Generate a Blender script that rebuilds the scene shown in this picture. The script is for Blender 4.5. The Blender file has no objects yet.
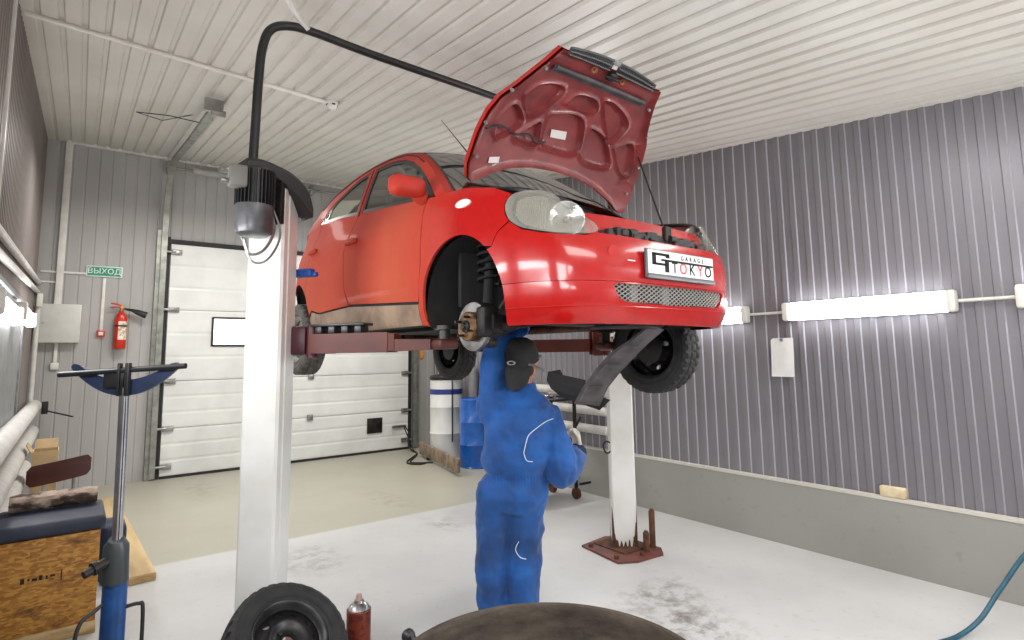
import bpy, bmesh, math, random
from mathutils import Vector, Matrix, noise
from mathutils.geometry import delaunay_2d_cdt
random.seed(7)
PI = math.pi
scene = bpy.context.scene
col = scene.collection

import math
def crom(pts,n=12):
    out=[];P=[pts[0]]+list(pts)+[pts[-1]]
    for i in range(1,len(P)-2):
        p0,p1,p2,p3=P[i-1],P[i],P[i+1],P[i+2]
        for k in range(n):
            t=k/n
            out.append(tuple(.5*((2*b)+(-a+c)*t+(2*a-5*b+4*c-d)*t*t+(-a+3*b-3*c+d)*t**3) for a,b,c,d in zip(p0,p1,p2,p3)))
    out.append(tuple(pts[-1]));return out
def lerp_tab(tab,x):
    if x<=tab[0][0]: return tab[0][1]
    for (a,b),(c,d) in zip(tab,tab[1:]):
        if x<=c: return b+(d-b)*(x-a)/(c-a)
    return tab[-1][1]
PLAN=crom([(.705,0),(.701,.2),(.684,.38),(.642,.53),(.555,.655),(.40,.745),(.2,.795),(0,.82),(-.4,.83),(-1.0,.83),(-1.6,.83),(-2.1,.815),(-2.45,.775),(-2.65,.70),(-2.78,.56),(-2.84,.35),(-2.86,0)],16)
PS=[0.]
for a,b in zip(PLAN,PLAN[1:]): PS.append(PS[-1]+math.hypot(b[0]-a[0],b[1]-a[1]))
def plan_at(s):
    s=min(max(s,0),PS[-1]-1e-6)
    lo,hi=0,len(PS)-1
    while hi-lo>1:
        m=(lo+hi)//2
        if PS[m]<=s: lo=m
        else: hi=m
    def nrm(i):
        a=PLAN[max(i-1,0)];b=PLAN[min(i+1,len(PLAN)-1)]
        tx,ty=b[0]-a[0],b[1]-a[1];L=math.hypot(tx,ty) or 1
        return (ty/L,-tx/L)
    t=(s-PS[lo])/(PS[hi]-PS[lo])
    n0,n1=nrm(lo),nrm(hi)
    return [PLAN[lo][k]+(PLAN[hi][k]-PLAN[lo][k])*t for k in(0,1)],[n0[k]+(n1[k]-n0[k])*t for k in(0,1)]
def s_of_x(x):
    lo,hi=0.,PS[-1]
    for _ in range(40):
        m=(lo+hi)/2
        if plan_at(m)[0][0]>x: lo=m
        else: hi=m
    return lo
def s_of_y(y):
    lo,hi=0.,s_of_x(-.4)
    for _ in range(40):
        m=(lo+hi)/2
        if plan_at(m)[0][1]<y: lo=m
        else: hi=m
    return lo
SIDE=[(.15,.08),(.2,.05),(.25,.03),(.30,.018),(.36,.012),(.45,.0),(.6,-.004),(.72,.002),(.80,.010),(.86,.024),(.92,.045),(.98,.065),(1.06,.085)]
FRONT=[(.15,.085),(.19,.05),(.22,.028),(.28,.006),(.33,.0),(.366,.0),(.380,.006),(.45,.003),(.52,.010),(.56,.025),(.60,.05),(.65,.095),(.70,.16),(.75,.23),(.80,.31),(.86,.42)]
REAR=[(.2,.06),(.35,.02),(.5,.0),(.6,.02),(.9,.08),(1.06,.13)]
def body(s,z,off=0.,side=-1):
    (px,py),(nx,ny)=plan_at(s)
    L=math.hypot(nx,ny) or 1;nx/=L;ny/=L
    ins=ny*ny*lerp_tab(SIDE,z)+nx*nx*lerp_tab(FRONT if nx>0 else REAR,z)+off
    return (px-nx*ins,side*max(py-ny*ins,0.),z)
def zbelt(x): return .900+max(-.30-x,0)*.103 if x>-2.0 else .900+1.7*.103+(-2.0-x)*.03
def gy(x,z):
    (px,py),(nx,ny)=plan_at(s_of_x(x))
    zb=zbelt(x);h=max(z-zb,0)
    return py-lerp_tab(SIDE,zb)-h*.40-.12*h*h
# ------------------------------------------------------------------ materials
def hexlin(r, g, b):
    f = lambda c: (c / 255 / 12.92) if c <= 10 else ((c / 255 + .055) / 1.055) ** 2.4
    return (f(r), f(g), f(b), 1)

class NT:
    """tiny helper around a material node tree"""
    def __init__(s, name):
        s.m = bpy.data.materials.new(name); s.m.use_nodes = True
        s.t = s.m.node_tree; s.n = s.t.nodes; s.n.clear()
        s.out = s.n.new('ShaderNodeOutputMaterial')
    def new(s, kind, **kw):
        n = s.n.new(kind)
        for k, v in kw.items():
            if k in n.inputs: n.inputs[k].default_value = v
            else: setattr(n, k, v)
        return n
    def link(s, a, b): s.t.links.new(a, b)

def ramp(nt, fac, stops):
    r = nt.new('ShaderNodeValToRGB')
    while len(r.color_ramp.elements) < len(stops): r.color_ramp.elements.new(.5)
    for e, (p, c) in zip(r.color_ramp.elements, stops):
        e.position = p; e.color = c if len(c) == 4 else (*c, 1)
    nt.link(fac, r.inputs[0]); return r.outputs[0]

def mixc(nt, fac, a, b):
    m = nt.new('ShaderNodeMix', data_type='RGBA')
    for sock, v in ((m.inputs[0], fac), (m.inputs[6], a), (m.inputs[7], b)):
        if isinstance(v, (tuple, list, float, int)): sock.default_value = v
        else: nt.link(v, sock)
    return m.outputs[2]

def noise_tex(nt, scale, detail=4, rough=.55, coord='Object', stretch=None):
    tc = nt.new('ShaderNodeTexCoord'); o = tc.outputs[coord]
    if stretch:
        mp = nt.new('ShaderNodeMapping'); mp.inputs['Scale'].default_value = stretch
        nt.link(o, mp.inputs[0]); o = mp.outputs[0]
    n = nt.new('ShaderNodeTexNoise'); n.inputs['Scale'].default_value = scale
    n.inputs['Detail'].default_value = detail; n.inputs['Roughness'].default_value = rough
    nt.link(o, n.inputs['Vector']); return n.outputs[0]

MATS = {}
def mat(name, c, rough=.5, metal=0., c2=None, scale=8., lo=.4, hi=.65, bump=0., bscale=40., coat=0., stretch=None, spec=.5, emit=None, estr=0.):
    if name in MATS: return MATS[name]
    nt = NT(name); b = nt.new('ShaderNodeBsdfPrincipled')
    b.inputs['Roughness'].default_value = rough; b.inputs['Metallic'].default_value = metal
    b.inputs['Specular IOR Level'].default_value = spec
    b.inputs['Coat Weight'].default_value = coat; b.inputs['Coat Roughness'].default_value = .06
    if c2 is None: c2 = tuple(v * .93 for v in c[:3]) + (1,)
    n = noise_tex(nt, scale, stretch=stretch)
    f = ramp(nt, n, [(lo, (0, 0, 0)), (hi, (1, 1, 1))])
    nt.link(mixc(nt, f, c, c2), b.inputs['Base Color'])
    if bump:
        n2 = noise_tex(nt, bscale, 5); bp = nt.new('ShaderNodeBump'); bp.inputs['Strength'].default_value = bump
        bp.inputs['Distance'].default_value = .01
        nt.link(n2, bp.inputs['Height']); nt.link(bp.outputs[0], b.inputs['Normal'])
    if emit:
        b.inputs['Emission Color'].default_value = emit; b.inputs['Emission Strength'].default_value = estr
    nt.link(b.outputs[0], nt.out.inputs[0]); MATS[name] = nt.m
    return nt.m

def glass_mat(name, tint, refl=.12, rough=.02):
    nt = NT(name); t = nt.new('ShaderNodeBsdfTransparent'); t.inputs[0].default_value = tint
    g = nt.new('ShaderNodeBsdfGlossy'); g.inputs['Roughness'].default_value = rough
    lw = nt.new('ShaderNodeLayerWeight'); lw.inputs[0].default_value = .35
    mp = nt.new('ShaderNodeMapRange'); mp.inputs[3].default_value = refl; mp.inputs[4].default_value = .8
    nt.link(lw.outputs['Fresnel'], mp.inputs[0])
    m = nt.new('ShaderNodeMixShader'); nt.link(mp.outputs[0], m.inputs[0]); nt.link(t.outputs[0], m.inputs[1]); nt.link(g.outputs[0], m.inputs[2])
    nt.link(m.outputs[0], nt.out.inputs[0]); return nt.m

def emis(name, c, s):
    nt = NT(name); e = nt.new('ShaderNodeEmission'); e.inputs[0].default_value = c; e.inputs[1].default_value = s
    n = noise_tex(nt, 3.); cc = mixc(nt, ramp(nt, n, [(0, (0, 0, 0)), (1, (1, 1, 1))]), c, tuple(v * .97 for v in c[:3]) + (1,))
    nt.link(cc, e.inputs[0]); nt.link(e.outputs[0], nt.out.inputs[0]); return nt.m

# ------------------------------------------------------------------ mesh builder
class MB:
    def __init__(s): s.v = []; s.f = []
    def add(s, vs, fs):
        o = len(s.v); s.v += [tuple(v) for v in vs]; s.f += [tuple(i + o for i in f) for f in fs]; return s
    def box(s, c, d, M=None, taper=1.):
        x, y, z = (k / 2 for k in d); vs = []
        for sz in (-1, 1):
            t = taper if sz > 0 else 1
            for sx, sy in ((-1, -1), (1, -1), (1, 1), (-1, 1)): vs.append(Vector((sx * x * t, sy * y * t, sz * z)))
        vs = [(M @ v if M else v) + Vector(c) for v in vs]
        return s.add(vs, [(3, 2, 1, 0), (4, 5, 6, 7), (0, 1, 5, 4), (1, 2, 6, 5), (2, 3, 7, 6), (3, 0, 4, 7)])
    def bbox(s, c, d, b=.01, M=None, n=2):
        """box with rounded edges"""
        bm = bmesh.new(); bmesh.ops.create_cube(bm, size=1)
        for v in bm.verts: v.co = Vector((v.co.x * d[0], v.co.y * d[1], v.co.z * d[2]))
        bmesh.ops.bevel(bm, geom=bm.edges[:], offset=min(b, min(d) * .45), segments=n, affect='EDGES', profile=.5)
        bm.verts.ensure_lookup_table()
        s.add([(M @ v.co if M else v.co) + Vector(c) for v in bm.verts], [[v.index for v in f.verts] for f in bm.faces]); bm.free(); return s
    def rings(s, rings, cap0=True, cap1=True, close=True):
        n = len(rings[0]); vs = [p for r in rings for p in r]; fs = []
        for i in range(len(rings) - 1):
            for j in range(n if close else n - 1):
                k = (j + 1) % n
                fs.append((i * n + j, i * n + k, (i + 1) * n + k, (i + 1) * n + j))
        if cap0: fs.append(tuple(range(n - 1, -1, -1)))
        if cap1: fs.append(tuple((len(rings) - 1) * n + j for j in range(n)))
        return s.add(vs, fs)
    def tube(s, path, r, n=12, cap=True):
        path = [Vector(p) for p in path]; rs = r if isinstance(r, (list, tuple)) else [r] * len(path)
        t0 = (path[1] - path[0]).normalized(); up = Vector((0, 0, 1)) if abs(t0.z) < .9 else Vector((1, 0, 0))
        u = t0.cross(up).normalized(); rings = []
        for i, p in enumerate(path):
            a = path[max(i - 1, 0)]; b = path[min(i + 1, len(path) - 1)]
            t = (b - a).normalized(); u = (u - t * u.dot(t)).normalized(); w = t.cross(u)
            rings.append([p + (u * math.cos(2 * PI * k / n) + w * math.sin(2 * PI * k / n)) * rs[i] for k in range(n)])
        return s.rings(rings, cap, cap)
    def cyl(s, a, b, r, n=20, r2=None): return s.tube([a, b], [r, r if r2 is None else r2], n)
    def lathe(s, prof, o=(0, 0, 0), ax='Z', n=48, cap=False, M=None):
        rings = []
        for r, h in prof:
            ring = []
            for k in range(n):
                a = 2 * PI * k / n; x, y = r * math.cos(a), r * math.sin(a)
                p = Vector((x, y, h)) if ax == 'Z' else (Vector((y, h, x)) if ax == 'Y' else Vector((h, x, y)))
                if M: p = M @ p
                ring.append(p + Vector(o))
            rings.append(ring)
        return s.rings(rings, cap, cap)
    def prism(s, poly, M, t):
        """2d polygon extruded by t along local z, M maps local to world"""
        n = len(poly); vs = [M @ Vector((x, y, 0)) for x, y in poly] + [M @ Vector((x, y, t)) for x, y in poly]
        return s.add(vs, [tuple(range(n - 1, -1, -1)), tuple(range(n, 2 * n))] + [(i, (i + 1) % n, n + (i + 1) % n, n + i) for i in range(n)])
    def grid(s, P, nu, nv, close_u=False):
        vs = [P(i / (nu if close_u else nu - 1), j / (nv - 1)) for i in range(nu) for j in range(nv)]; fs = []
        for i in range(nu if close_u else nu - 1):
            for j in range(nv - 1):
                k = (i + 1) % nu
                fs.append((i * nv + j, k * nv + j, k * nv + j + 1, i * nv + j + 1))
        return s.add(vs, fs)
    def ball(s, c, r, n=16, m=10):
        r = r if isinstance(r, (tuple, list)) else (r, r, r)
        return s.rings([[Vector(c) + Vector((r[0] * math.sin(t) * math.cos(2 * PI * k / n), r[1] * math.sin(t) * math.sin(2 * PI * k / n), r[2] * math.cos(t))) for k in range(n)] for t in [PI * (.02 + .96 * i / m) for i in range(m + 1)]])
    def xf(s, M): s.v = [tuple(M @ Vector(v)) for v in s.v]; return s
    def merge(s, o): return s.add(o.v, o.f)

def obj(name, mb, material, parent=None, smooth=35, loc=None, recalc=True):
    me = bpy.data.meshes.new(name); me.from_pydata([tuple(v) for v in mb.v], [], mb.f)
    bm = bmesh.new(); bm.from_mesh(me)
    if recalc: bmesh.ops.recalc_face_normals(bm, faces=bm.faces[:])
    if smooth:
        for f in bm.faces: f.smooth = True
        lim = math.radians(smooth)
        for e in bm.edges:
            if len(e.link_faces) == 2 and e.calc_face_angle(0) > lim: e.smooth = False
    bm.to_mesh(me); bm.free(); me.materials.append(material)
    o = bpy.data.objects.new(name, me); col.objects.link(o)
    if parent: o.parent = parent
    if loc: o.location = loc
    return o

def tag(o, label, cat=None, group=None):
    o['label'] = label
    if cat: o['category'] = cat
    if group: o['group'] = group
    return o
def thing(name, label, cat, loc=(0, 0, 0), rotz=0., group=None):
    o = bpy.data.objects.new(name, None); col.objects.link(o); o.empty_display_size = .1
    o.location = loc; o.rotation_euler = (0, 0, rotz); return tag(o, label, cat, group)
def one(name, mb, m, label, cat, group=None, smooth=35, origin=None):
    """thing that is a single mesh, its origin moved to its base"""
    vs = [Vector(v) for v in mb.v]
    if origin is None:
        lo = [min(v[k] for v in vs) for k in range(3)]; hi = [max(v[k] for v in vs) for k in range(3)]
        origin = ((lo[0] + hi[0]) / 2, (lo[1] + hi[1]) / 2, lo[2])
    mb.v = [tuple(v - Vector(origin)) for v in vs]
    return tag(obj(name, mb, m, None, smooth, origin), label, cat, group)
def struct(name, mb, m, parent=None, smooth=35):
    o = obj(name, mb, m, parent, smooth)
    if parent is None: o['kind'] = 'structure'
    return o
def modified(o):
    """bake the modifiers of o into its mesh"""
    dg = bpy.context.evaluated_depsgraph_get(); dg.update()
    me = bpy.data.meshes.new_from_object(o.evaluated_get(dg)); old = o.data
    o.modifiers.clear(); o.data = me
    bpy.data.meshes.remove(old)
    for p in me.polygons: p.use_smooth = True
    return o
def text(name, body, size, M, m, parent, ext=.001, align='CENTER', space=1., bold=.0):
    cu = bpy.data.curves.new(name, 'FONT'); cu.body = body; cu.size = size; cu.extrude = ext; cu.offset = size * bold
    cu.align_x = align; cu.align_y = 'CENTER'; cu.space_character = space
    t = bpy.data.objects.new('tmp', cu); col.objects.link(t)
    dg = bpy.context.evaluated_depsgraph_get(); dg.update()
    me = bpy.data.meshes.new_from_object(t.evaluated_get(dg)); bpy.data.objects.remove(t)
    me.name = name; me.transform(M); me.materials.clear(); me.materials.append(m)
    o = bpy.data.objects.new(name, me); col.objects.link(o); o.parent = parent; return o

def frame(o, x, y):
    """matrix with local x, y axes given, z their cross product"""
    x = Vector(x).normalized(); y = Vector(y); y = (y - x * y.dot(x)).normalized(); z = x.cross(y)
    M = Matrix((x, y, z)).transposed().to_4x4(); M.translation = Vector(o); return M
def bez(pts, n=10):
    return [Vector(p) for p in crom(pts, n)]
# ------------------------------------------------------------------ palette
def wall_mat(name, c, c2, rough=.45, metal=.0):
    return mat(name, c, rough, metal, c2, scale=1.3, lo=.35, hi=.7, stretch=(1, 1, .35))
M_WR = wall_mat('wall_sheet_lilac_grey', hexlin(130, 128, 134), hexlin(118, 116, 122), .38, .15)
M_WB = wall_mat('wall_sheet_pale_grey', hexlin(176, 174, 172), hexlin(160, 158, 156), .5)
M_WL = wall_mat('wall_sheet_brown_grey', hexlin(128, 118, 112), hexlin(108, 100, 98), .5)
M_CE = wall_mat('ceiling_sheet_cream', hexlin(207, 204, 196), hexlin(196, 192, 183), .42)
M_WHITE = mat('white_plastic', hexlin(228, 226, 220), .35, c2=hexlin(214, 211, 204))
M_WPAINT = mat('white_gate_paint', hexlin(228, 229, 226), .32, c2=hexlin(214, 215, 212), scale=2)
M_POST = mat('white_post_paint', hexlin(226, 226, 224), .28, c2=hexlin(212, 211, 204), scale=2.5, coat=.2)
M_BLACK = mat('black_rubber', hexlin(26, 26, 27), .6, c2=hexlin(36, 35, 35))
M_TYRE = mat('tyre_rubber', hexlin(27, 27, 28), .7, c2=hexlin(40, 39, 38), scale=14, bump=.15)
M_TYREDUST = mat('dusty_tyre_rubber', hexlin(96, 92, 86), .8, c2=hexlin(60, 58, 55), scale=9)
M_BPLAS = mat('black_plastic', hexlin(27, 27, 29), .42, c2=hexlin(38, 37, 38))
M_GPLAS = mat('grey_dusty_plastic', hexlin(78, 72, 75), .55, c2=hexlin(50, 47, 49), scale=9, bump=.2)
M_STEEL = mat('brushed_steel', hexlin(168, 167, 165), .32, .85, c2=hexlin(140, 138, 136))
M_CHROME = mat('chrome_rod', hexlin(205, 205, 210), .12, 1., c2=hexlin(180, 180, 190))
M_GALV = mat('galvanised_steel', hexlin(158, 160, 152), .42, .6, c2=hexlin(128, 130, 124))
M_DKMET = mat('dark_oily_metal', hexlin(46, 42, 40), .5, .5, c2=hexlin(24, 23, 23), scale=12, bump=.3)
M_RUST = mat('rusty_metal', hexlin(104, 66, 46), .8, .2, c2=hexlin(60, 42, 34), scale=16, bump=.5)
M_ARM = mat('lift_arm_red_brown', hexlin(92, 36, 26), .55, c2=hexlin(74, 30, 23), scale=5)
M_PLATE = mat('base_plate_red_brown', hexlin(118, 58, 50), .6, c2=hexlin(84, 52, 46), scale=9, bump=.2)
M_NAVY = mat('navy_paint', hexlin(34, 46, 74), .45, c2=hexlin(25, 34, 54), scale=12)
M_BLUEP = mat('blue_jack_paint', hexlin(28, 74, 132), .35, c2=hexlin(22, 52, 98), scale=9)
M_PIPE = mat('heating_pipe_paint', hexlin(212, 210, 206), .35, c2=hexlin(196, 193, 188))
M_GREYP = mat('mid_grey_paint', hexlin(126, 128, 128), .4, c2=hexlin(104, 106, 106))
M_RIMBLK = mat('black_rim_paint', hexlin(30, 30, 32), .35, .3, c2=hexlin(42, 40, 40))
M_RIMGRY = mat('dusty_rim_silver', hexlin(150, 146, 138), .5, .4, c2=hexlin(104, 100, 94), scale=10)

def concrete(name, base, dark, stains=False, yellow=None):
    nt = NT(name); b = nt.new('ShaderNodeBsdfPrincipled')
    g = nt.new('ShaderNodeNewGeometry')
    n1 = nt.new('ShaderNodeTexNoise'); n1.inputs['Scale'].default_value = .9; n1.inputs['Detail'].default_value = 6
    n2 = nt.new('ShaderNodeTexNoise'); n2.inputs['Scale'].default_value = 14; n2.inputs['Detail'].default_value = 8; n2.inputs['Roughness'].default_value = .65
    nt.link(g.outputs[0], n1.inputs[0]); nt.link(g.outputs[0], n2.inputs[0])
    c = mixc(nt, ramp(nt, n1.outputs[0], [(.38, (0, 0, 0)), (.68, (1, 1, 1))]), base, tuple(v * .84 for v in base[:3]) + (1,))
    c = mixc(nt, ramp(nt, n2.outputs[0], [(.58, (0, 0, 0)), (.82, (.55, .55, .55))]), c, dark)
    if yellow:
        sx = nt.new('ShaderNodeSeparateXYZ'); nt.link(g.outputs[0], sx.inputs[0])
        mr = nt.new('ShaderNodeMapRange'); mr.inputs[1].default_value = 5.42; mr.inputs[2].default_value = 5.47
        nt.link(sx.outputs[1], mr.inputs[0]); c = mixc(nt, mr.outputs[0], c, mixc(nt, .75, c, yellow))
    if stains:
        for (x, y, rx, ry, s) in stains:
            mp = nt.new('ShaderNodeMapping'); mp.inputs['Location'].default_value = (-x / rx, -y / ry, 0); mp.inputs['Scale'].default_value = (1 / rx, 1 / ry, 0)
            nt.link(g.outputs[0], mp.inputs[0])
            ln = nt.new('ShaderNodeVectorMath', operation='LENGTH'); nt.link(mp.outputs[0], ln.inputs[0])
            fall = nt.new('ShaderNodeMapRange'); fall.inputs[1].default_value = 1.; fall.inputs[2].default_value = .1
            nt.link(ln.outputs['Value'], fall.inputs[0])
            n3 = nt.new('ShaderNodeTexNoise'); n3.inputs['Scale'].default_value = 8; n3.inputs['Detail'].default_value = 9; n3.inputs['Roughness'].default_value = .7
            nt.link(g.outputs[0], n3.inputs[0])
            sp = nt.new('ShaderNodeMath', operation='MULTIPLY'); nt.link(ramp(nt, n3.outputs[0], [(.45, (0, 0, 0)), (.68, (1, 1, 1))]), sp.inputs[0]); nt.link(fall.outputs[0], sp.inputs[1])
            s2 = nt.new('ShaderNodeMath', operation='MULTIPLY'); nt.link(sp.outputs[0], s2.inputs[0]); s2.inputs[1].default_value = s
            c = mixc(nt, s2.outputs[0], c, hexlin(92, 76, 64))
    nt.link(c, b.inputs['Base Color'])
    mr = nt.new('ShaderNodeMapRange'); mr.inputs[3].default_value = .28; mr.inputs[4].default_value = .55; nt.link(n1.outputs[0], mr.inputs[0]); nt.link(mr.outputs[0], b.inputs['Roughness'])
    bp = nt.new('ShaderNodeBump'); bp.inputs['Strength'].default_value = .12; bp.inputs['Distance'].default_value = .01
    nt.link(n2.outputs[0], bp.inputs['Height']); nt.link(bp.outputs[0], b.inputs['Normal'])
    nt.link(b.outputs[0], nt.out.inputs[0]); return nt.m
M_FLOOR = concrete('floor_concrete', hexlin(198, 197, 196), hexlin(150, 143, 132),
    [(3.08, 2.45, .42, .5, .95), (2.98, 2.12, .35, .4, .95), (3.32, 2.62, .35, .25, .8), (1.60, 4.8, .33, .5, .8), (2.93, 4.95, .25, .4, .7), (2.9, 6.2, .25, .7, .55), (1.3, 8.2, .35, .9, .5), (2.7, 1.55, .6, .4, .6)], hexlin(160, 155, 134))
M_PLINTH = concrete('plinth_concrete', hexlin(152, 152, 146), hexlin(122, 118, 108))
M_LEDGE = concrete('ledge_concrete', hexlin(206, 202, 192), hexlin(170, 160, 144))

# ------------------------------------------------------------------ the room
XL, XR, YB, YF = -.44, 4.87, 9.24, -3.2
def zl(y): return 3.59 + .0956 * y
def zr(y): return lerp_tab([(-4, 2.83), (0, 3.26), (.8, 3.345), (3.9, 3.69), (6.5, 4.06), (9.3, 4.48)], y)
def zceil(x, y):
    t = (x - XL) / (XR - XL); return zl(y) * (1 - t) + zr(y) * t
struct('floor', MB().box((2.3, 3.1, -.05), (6.4, 12.9, .1)), M_FLOOR, smooth=0)

def rib_profile(a, b, pitch, depth, top=.42, ramp_=.10):
    out = []; x = a
    while x < b:
        for f, d in ((0, 0), (.5 - top / 2 - ramp_ / 2 + .04, 0), (.5 - top / 2 + ramp_ / 2 + .04, depth), (.5 + top / 2 - ramp_ / 2 + .04, depth), (min(.5 + top / 2 + ramp_ / 2 + .04, .99), 0)):
            if x + f * pitch <= b: out.append((x + f * pitch, d))
        x += pitch
    out.append((b, 0)); return out
# ceiling: sheets with ribs running towards the gate
mb = MB(); prof = rib_profile(XL - .05, 5.5, .135, .020, .74, .07); ys = [YF + (YB + .02 - YF) * i / 24 for i in range(25)]
mb.grid(lambda u, v: (lambda x, d, y: (x, y, zceil(x, y) - d))(*prof[round(u * (len(prof) - 1))], ys[round(v * 24)]), len(prof), 25)
struct('ceiling', mb, M_CE, smooth=12)
# right wall: ribbed sheet standing back on a concrete plinth, with a slight kink behind the second post
def xwall(y): return XR + (0 if y < 5.1 else (y - 5.1) * .085)
prof = rib_profile(YF, YB, .11, .013, .42, .065); mb = MB()
mb.grid(lambda u, v: (lambda y, d: (xwall(y) + .012 - d, y, .52 if v < .5 else zceil(XR, y) + .03))(*prof[round(u * (len(prof) - 1))]), len(prof), 2)
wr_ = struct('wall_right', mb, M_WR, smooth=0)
wr_.data.materials.append(wall_mat('wall_sheet_edge_highlight', hexlin(172, 170, 178), hexlin(164, 162, 170), .35, .1))
for p_ in wr_.data.polygons:   # paler colour paints a lamp highlight onto the narrow near-facing fold
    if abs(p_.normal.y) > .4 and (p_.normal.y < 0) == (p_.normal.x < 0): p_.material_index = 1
mb = MB(); yy = [YF, 5.1, YB + .02]
for a, b in zip(yy, yy[1:]):
    mb.add([(xwall(y) + dx, y, z) for y in (a, b) for dx, z in ((-.05, -.02), (-.05, .512), (.2, .512), (.2, -.02))], [(0, 1, 5, 4), (1, 2, 6, 5), (2, 3, 7, 6), (0, 4, 7, 3), (0, 3, 2, 1), (4, 5, 6, 7)])
struct('baseboard_right', mb, M_PLINTH, smooth=0)
mb = MB()
for a, b in zip(yy, yy[1:]):
    mb.add([(xwall(y) + dx, y, z) for y in (a, b) for dx, z in ((-.056, .508), (-.056, .53), (.0, .53), (.0, .508))], [(0, 1, 5, 4), (1, 2, 6, 5), (2, 3, 7, 6), (0, 4, 7, 3)])
struct('trim_1', mb, M_LEDGE, smooth=0)
# back wall and left wall, front wall behind the camera
prof = rib_profile(XL - .02, 5.3, .142, .008, .86, .05); mb = MB()
mb.grid(lambda u, v: (lambda x, d: (x, YB - d, -.01 if v < .5 else 4.62))(*prof[round(u * (len(prof) - 1))]), len(prof), 2)
struct('wall_back', mb, M_WB, smooth=12)
prof = rib_profile(YF, YB, .10, .012, .5, .1); mb = MB()
mb.grid(lambda u, v: (lambda y, d: (XL + d - .012, y, -.01 if v < .5 else zl(y) + .03))(*prof[round(u * (len(prof) - 1))]), len(prof), 2)
struct('wall_left', mb, M_WL, smooth=12)
struct('wall_front', MB().box((2.3, YF - .03, 2.2), (6.4, .06, 4.6)), M_WB, smooth=0)
# white edge strip at the top of the gate wall, conduits of the building
struct('trim_2', MB().bbox((2.42, YB - .03, 4.47), (5.2, .05, .075), .006), M_WHITE)
struct('trim_3', MB().bbox((-.215, YB - .035, 3.40), (.075, .055, 2.18), .006), M_WHITE)
# pale grey lining panel on the left wall
struct('trim_4', MB().bbox((-.425, 3.9, 1.45), (.02, 6.2, 1.35), .004).bbox((-.415, 3.9, 2.14), (.03, 6.2, .04), .004).bbox((-.415, 7.0, 1.45), (.03, .04, 1.35), .004), M_GREYP)

# ------------------------------------------------------------------ the sectional gate
GX0, GX1, GT = .99, 4.68, 3.22
door = bpy.data.objects.new('door_1', None); col.objects.link(door); door['kind'] = 'structure'; door.location = (2.8, YB - .05, 0)
def dobj(n, mb, m, **k):
    mb.xf(Matrix.Translation((-2.8, -(YB - .05), 0))); return obj(n, mb, m, door, **k)
seams = [.03, .72, 1.39, 2.3, GT]
zs_all = [.03, .665, 1.305, 2.29, GT]
for a, b in zip(zs_all, zs_all[1:]):
    n = 3; pr = []
    for k in range(n):
        z0 = a + (b - a) * k / n; z1 = a + (b - a) * (k + 1) / n
        pr += [(z0 + .004, -.003), (z0 + .03, -.008), (z1 - .03, -.008), (z1 - .004, -.003)]
    pr = [(a + .002, .03)] + pr + [(b - .002, .03)]
    mb = MB(); mb.grid(lambda u, v: (GX0 + (GX1 - GX0) * u, YB - .06 + pr[round(v * (len(pr) - 1))][1], pr[round(v * (len(pr) - 1))][0]), 2, len(pr))
    dobj('panel', mb, M_WPAINT, smooth=10)
dobj('backing', MB().box(((GX0 + GX1) / 2, YB - .022, GT / 2), (GX1 - GX0 + .02, .02, GT)), M_GREYP, smooth=0)
dobj('seal', MB().box((GX0 - .045, YB - .03, GT / 2 + .05), (.07, .05, GT + .1)).box((GX1 + .04, YB - .03, GT / 2 + .05), (.06, .05, GT + .1)).box(((GX0 + GX1) / 2, YB - .04, .015), (GX1 - GX0, .06, .045)).box(((GX0 + GX1) / 2, YB - .04, GT + .035), (GX1 - GX0 + .1, .05, .06)), M_BLACK, smooth=0)
M_DAY = emis('daylight_pane', (1, 1, 1, 1), 3.2)
w = dobj('window_frame', MB().bbox((1.80, YB - .075, 2.19), (.50, .02, .03), .004).bbox((1.80, YB - .075, 1.79), (.50, .02, .03), .004).bbox((1.555, YB - .075, 1.99), (.03, .02, .42), .004).bbox((2.045, YB - .075, 1.99), (.03, .02, .42), .004), M_BLACK)
obj('pane', MB().box((1.80 - 2.8, -.022, 1.99), (.47, .008, .38)), M_DAY, w, smooth=0)
# far-side window of the gate is hidden behind the post; hinges, grip and lock
for z in (.16, .665, 1.305, 2.29, 3.1):
    dobj('hinge', MB().bbox((GX0 + .07, YB - .085, z), (.13, .03, .075), .006).cyl((GX0 - .06, YB - .09, z), (GX0 + .06, YB - .09, z), .018), M_STEEL)
    dobj('hinge', MB().bbox((GX1 - .07, YB - .085, z), (.13, .03, .075), .006).cyl((GX1 - .06, YB - .09, z), (GX1 + .06, YB - .09, z), .018), M_STEEL)
for z in (.665, 1.305): dobj('hinge', MB().bbox((2.98, YB - .082, z), (.09, .025, .09), .006), M_STEEL)
dobj('grip_pocket', MB().bbox((4.06, YB - .082, .45), (.27, .02, .25), .01), M_BPLAS).data.materials[0] = M_DKMET
dobj('latch', MB().bbox((4.50, YB - .09, .40), (.26, .03, .04), .008).cyl((4.38, YB - .1, .40), (4.38, YB - .14, .40), .02), M_STEEL)

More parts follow.
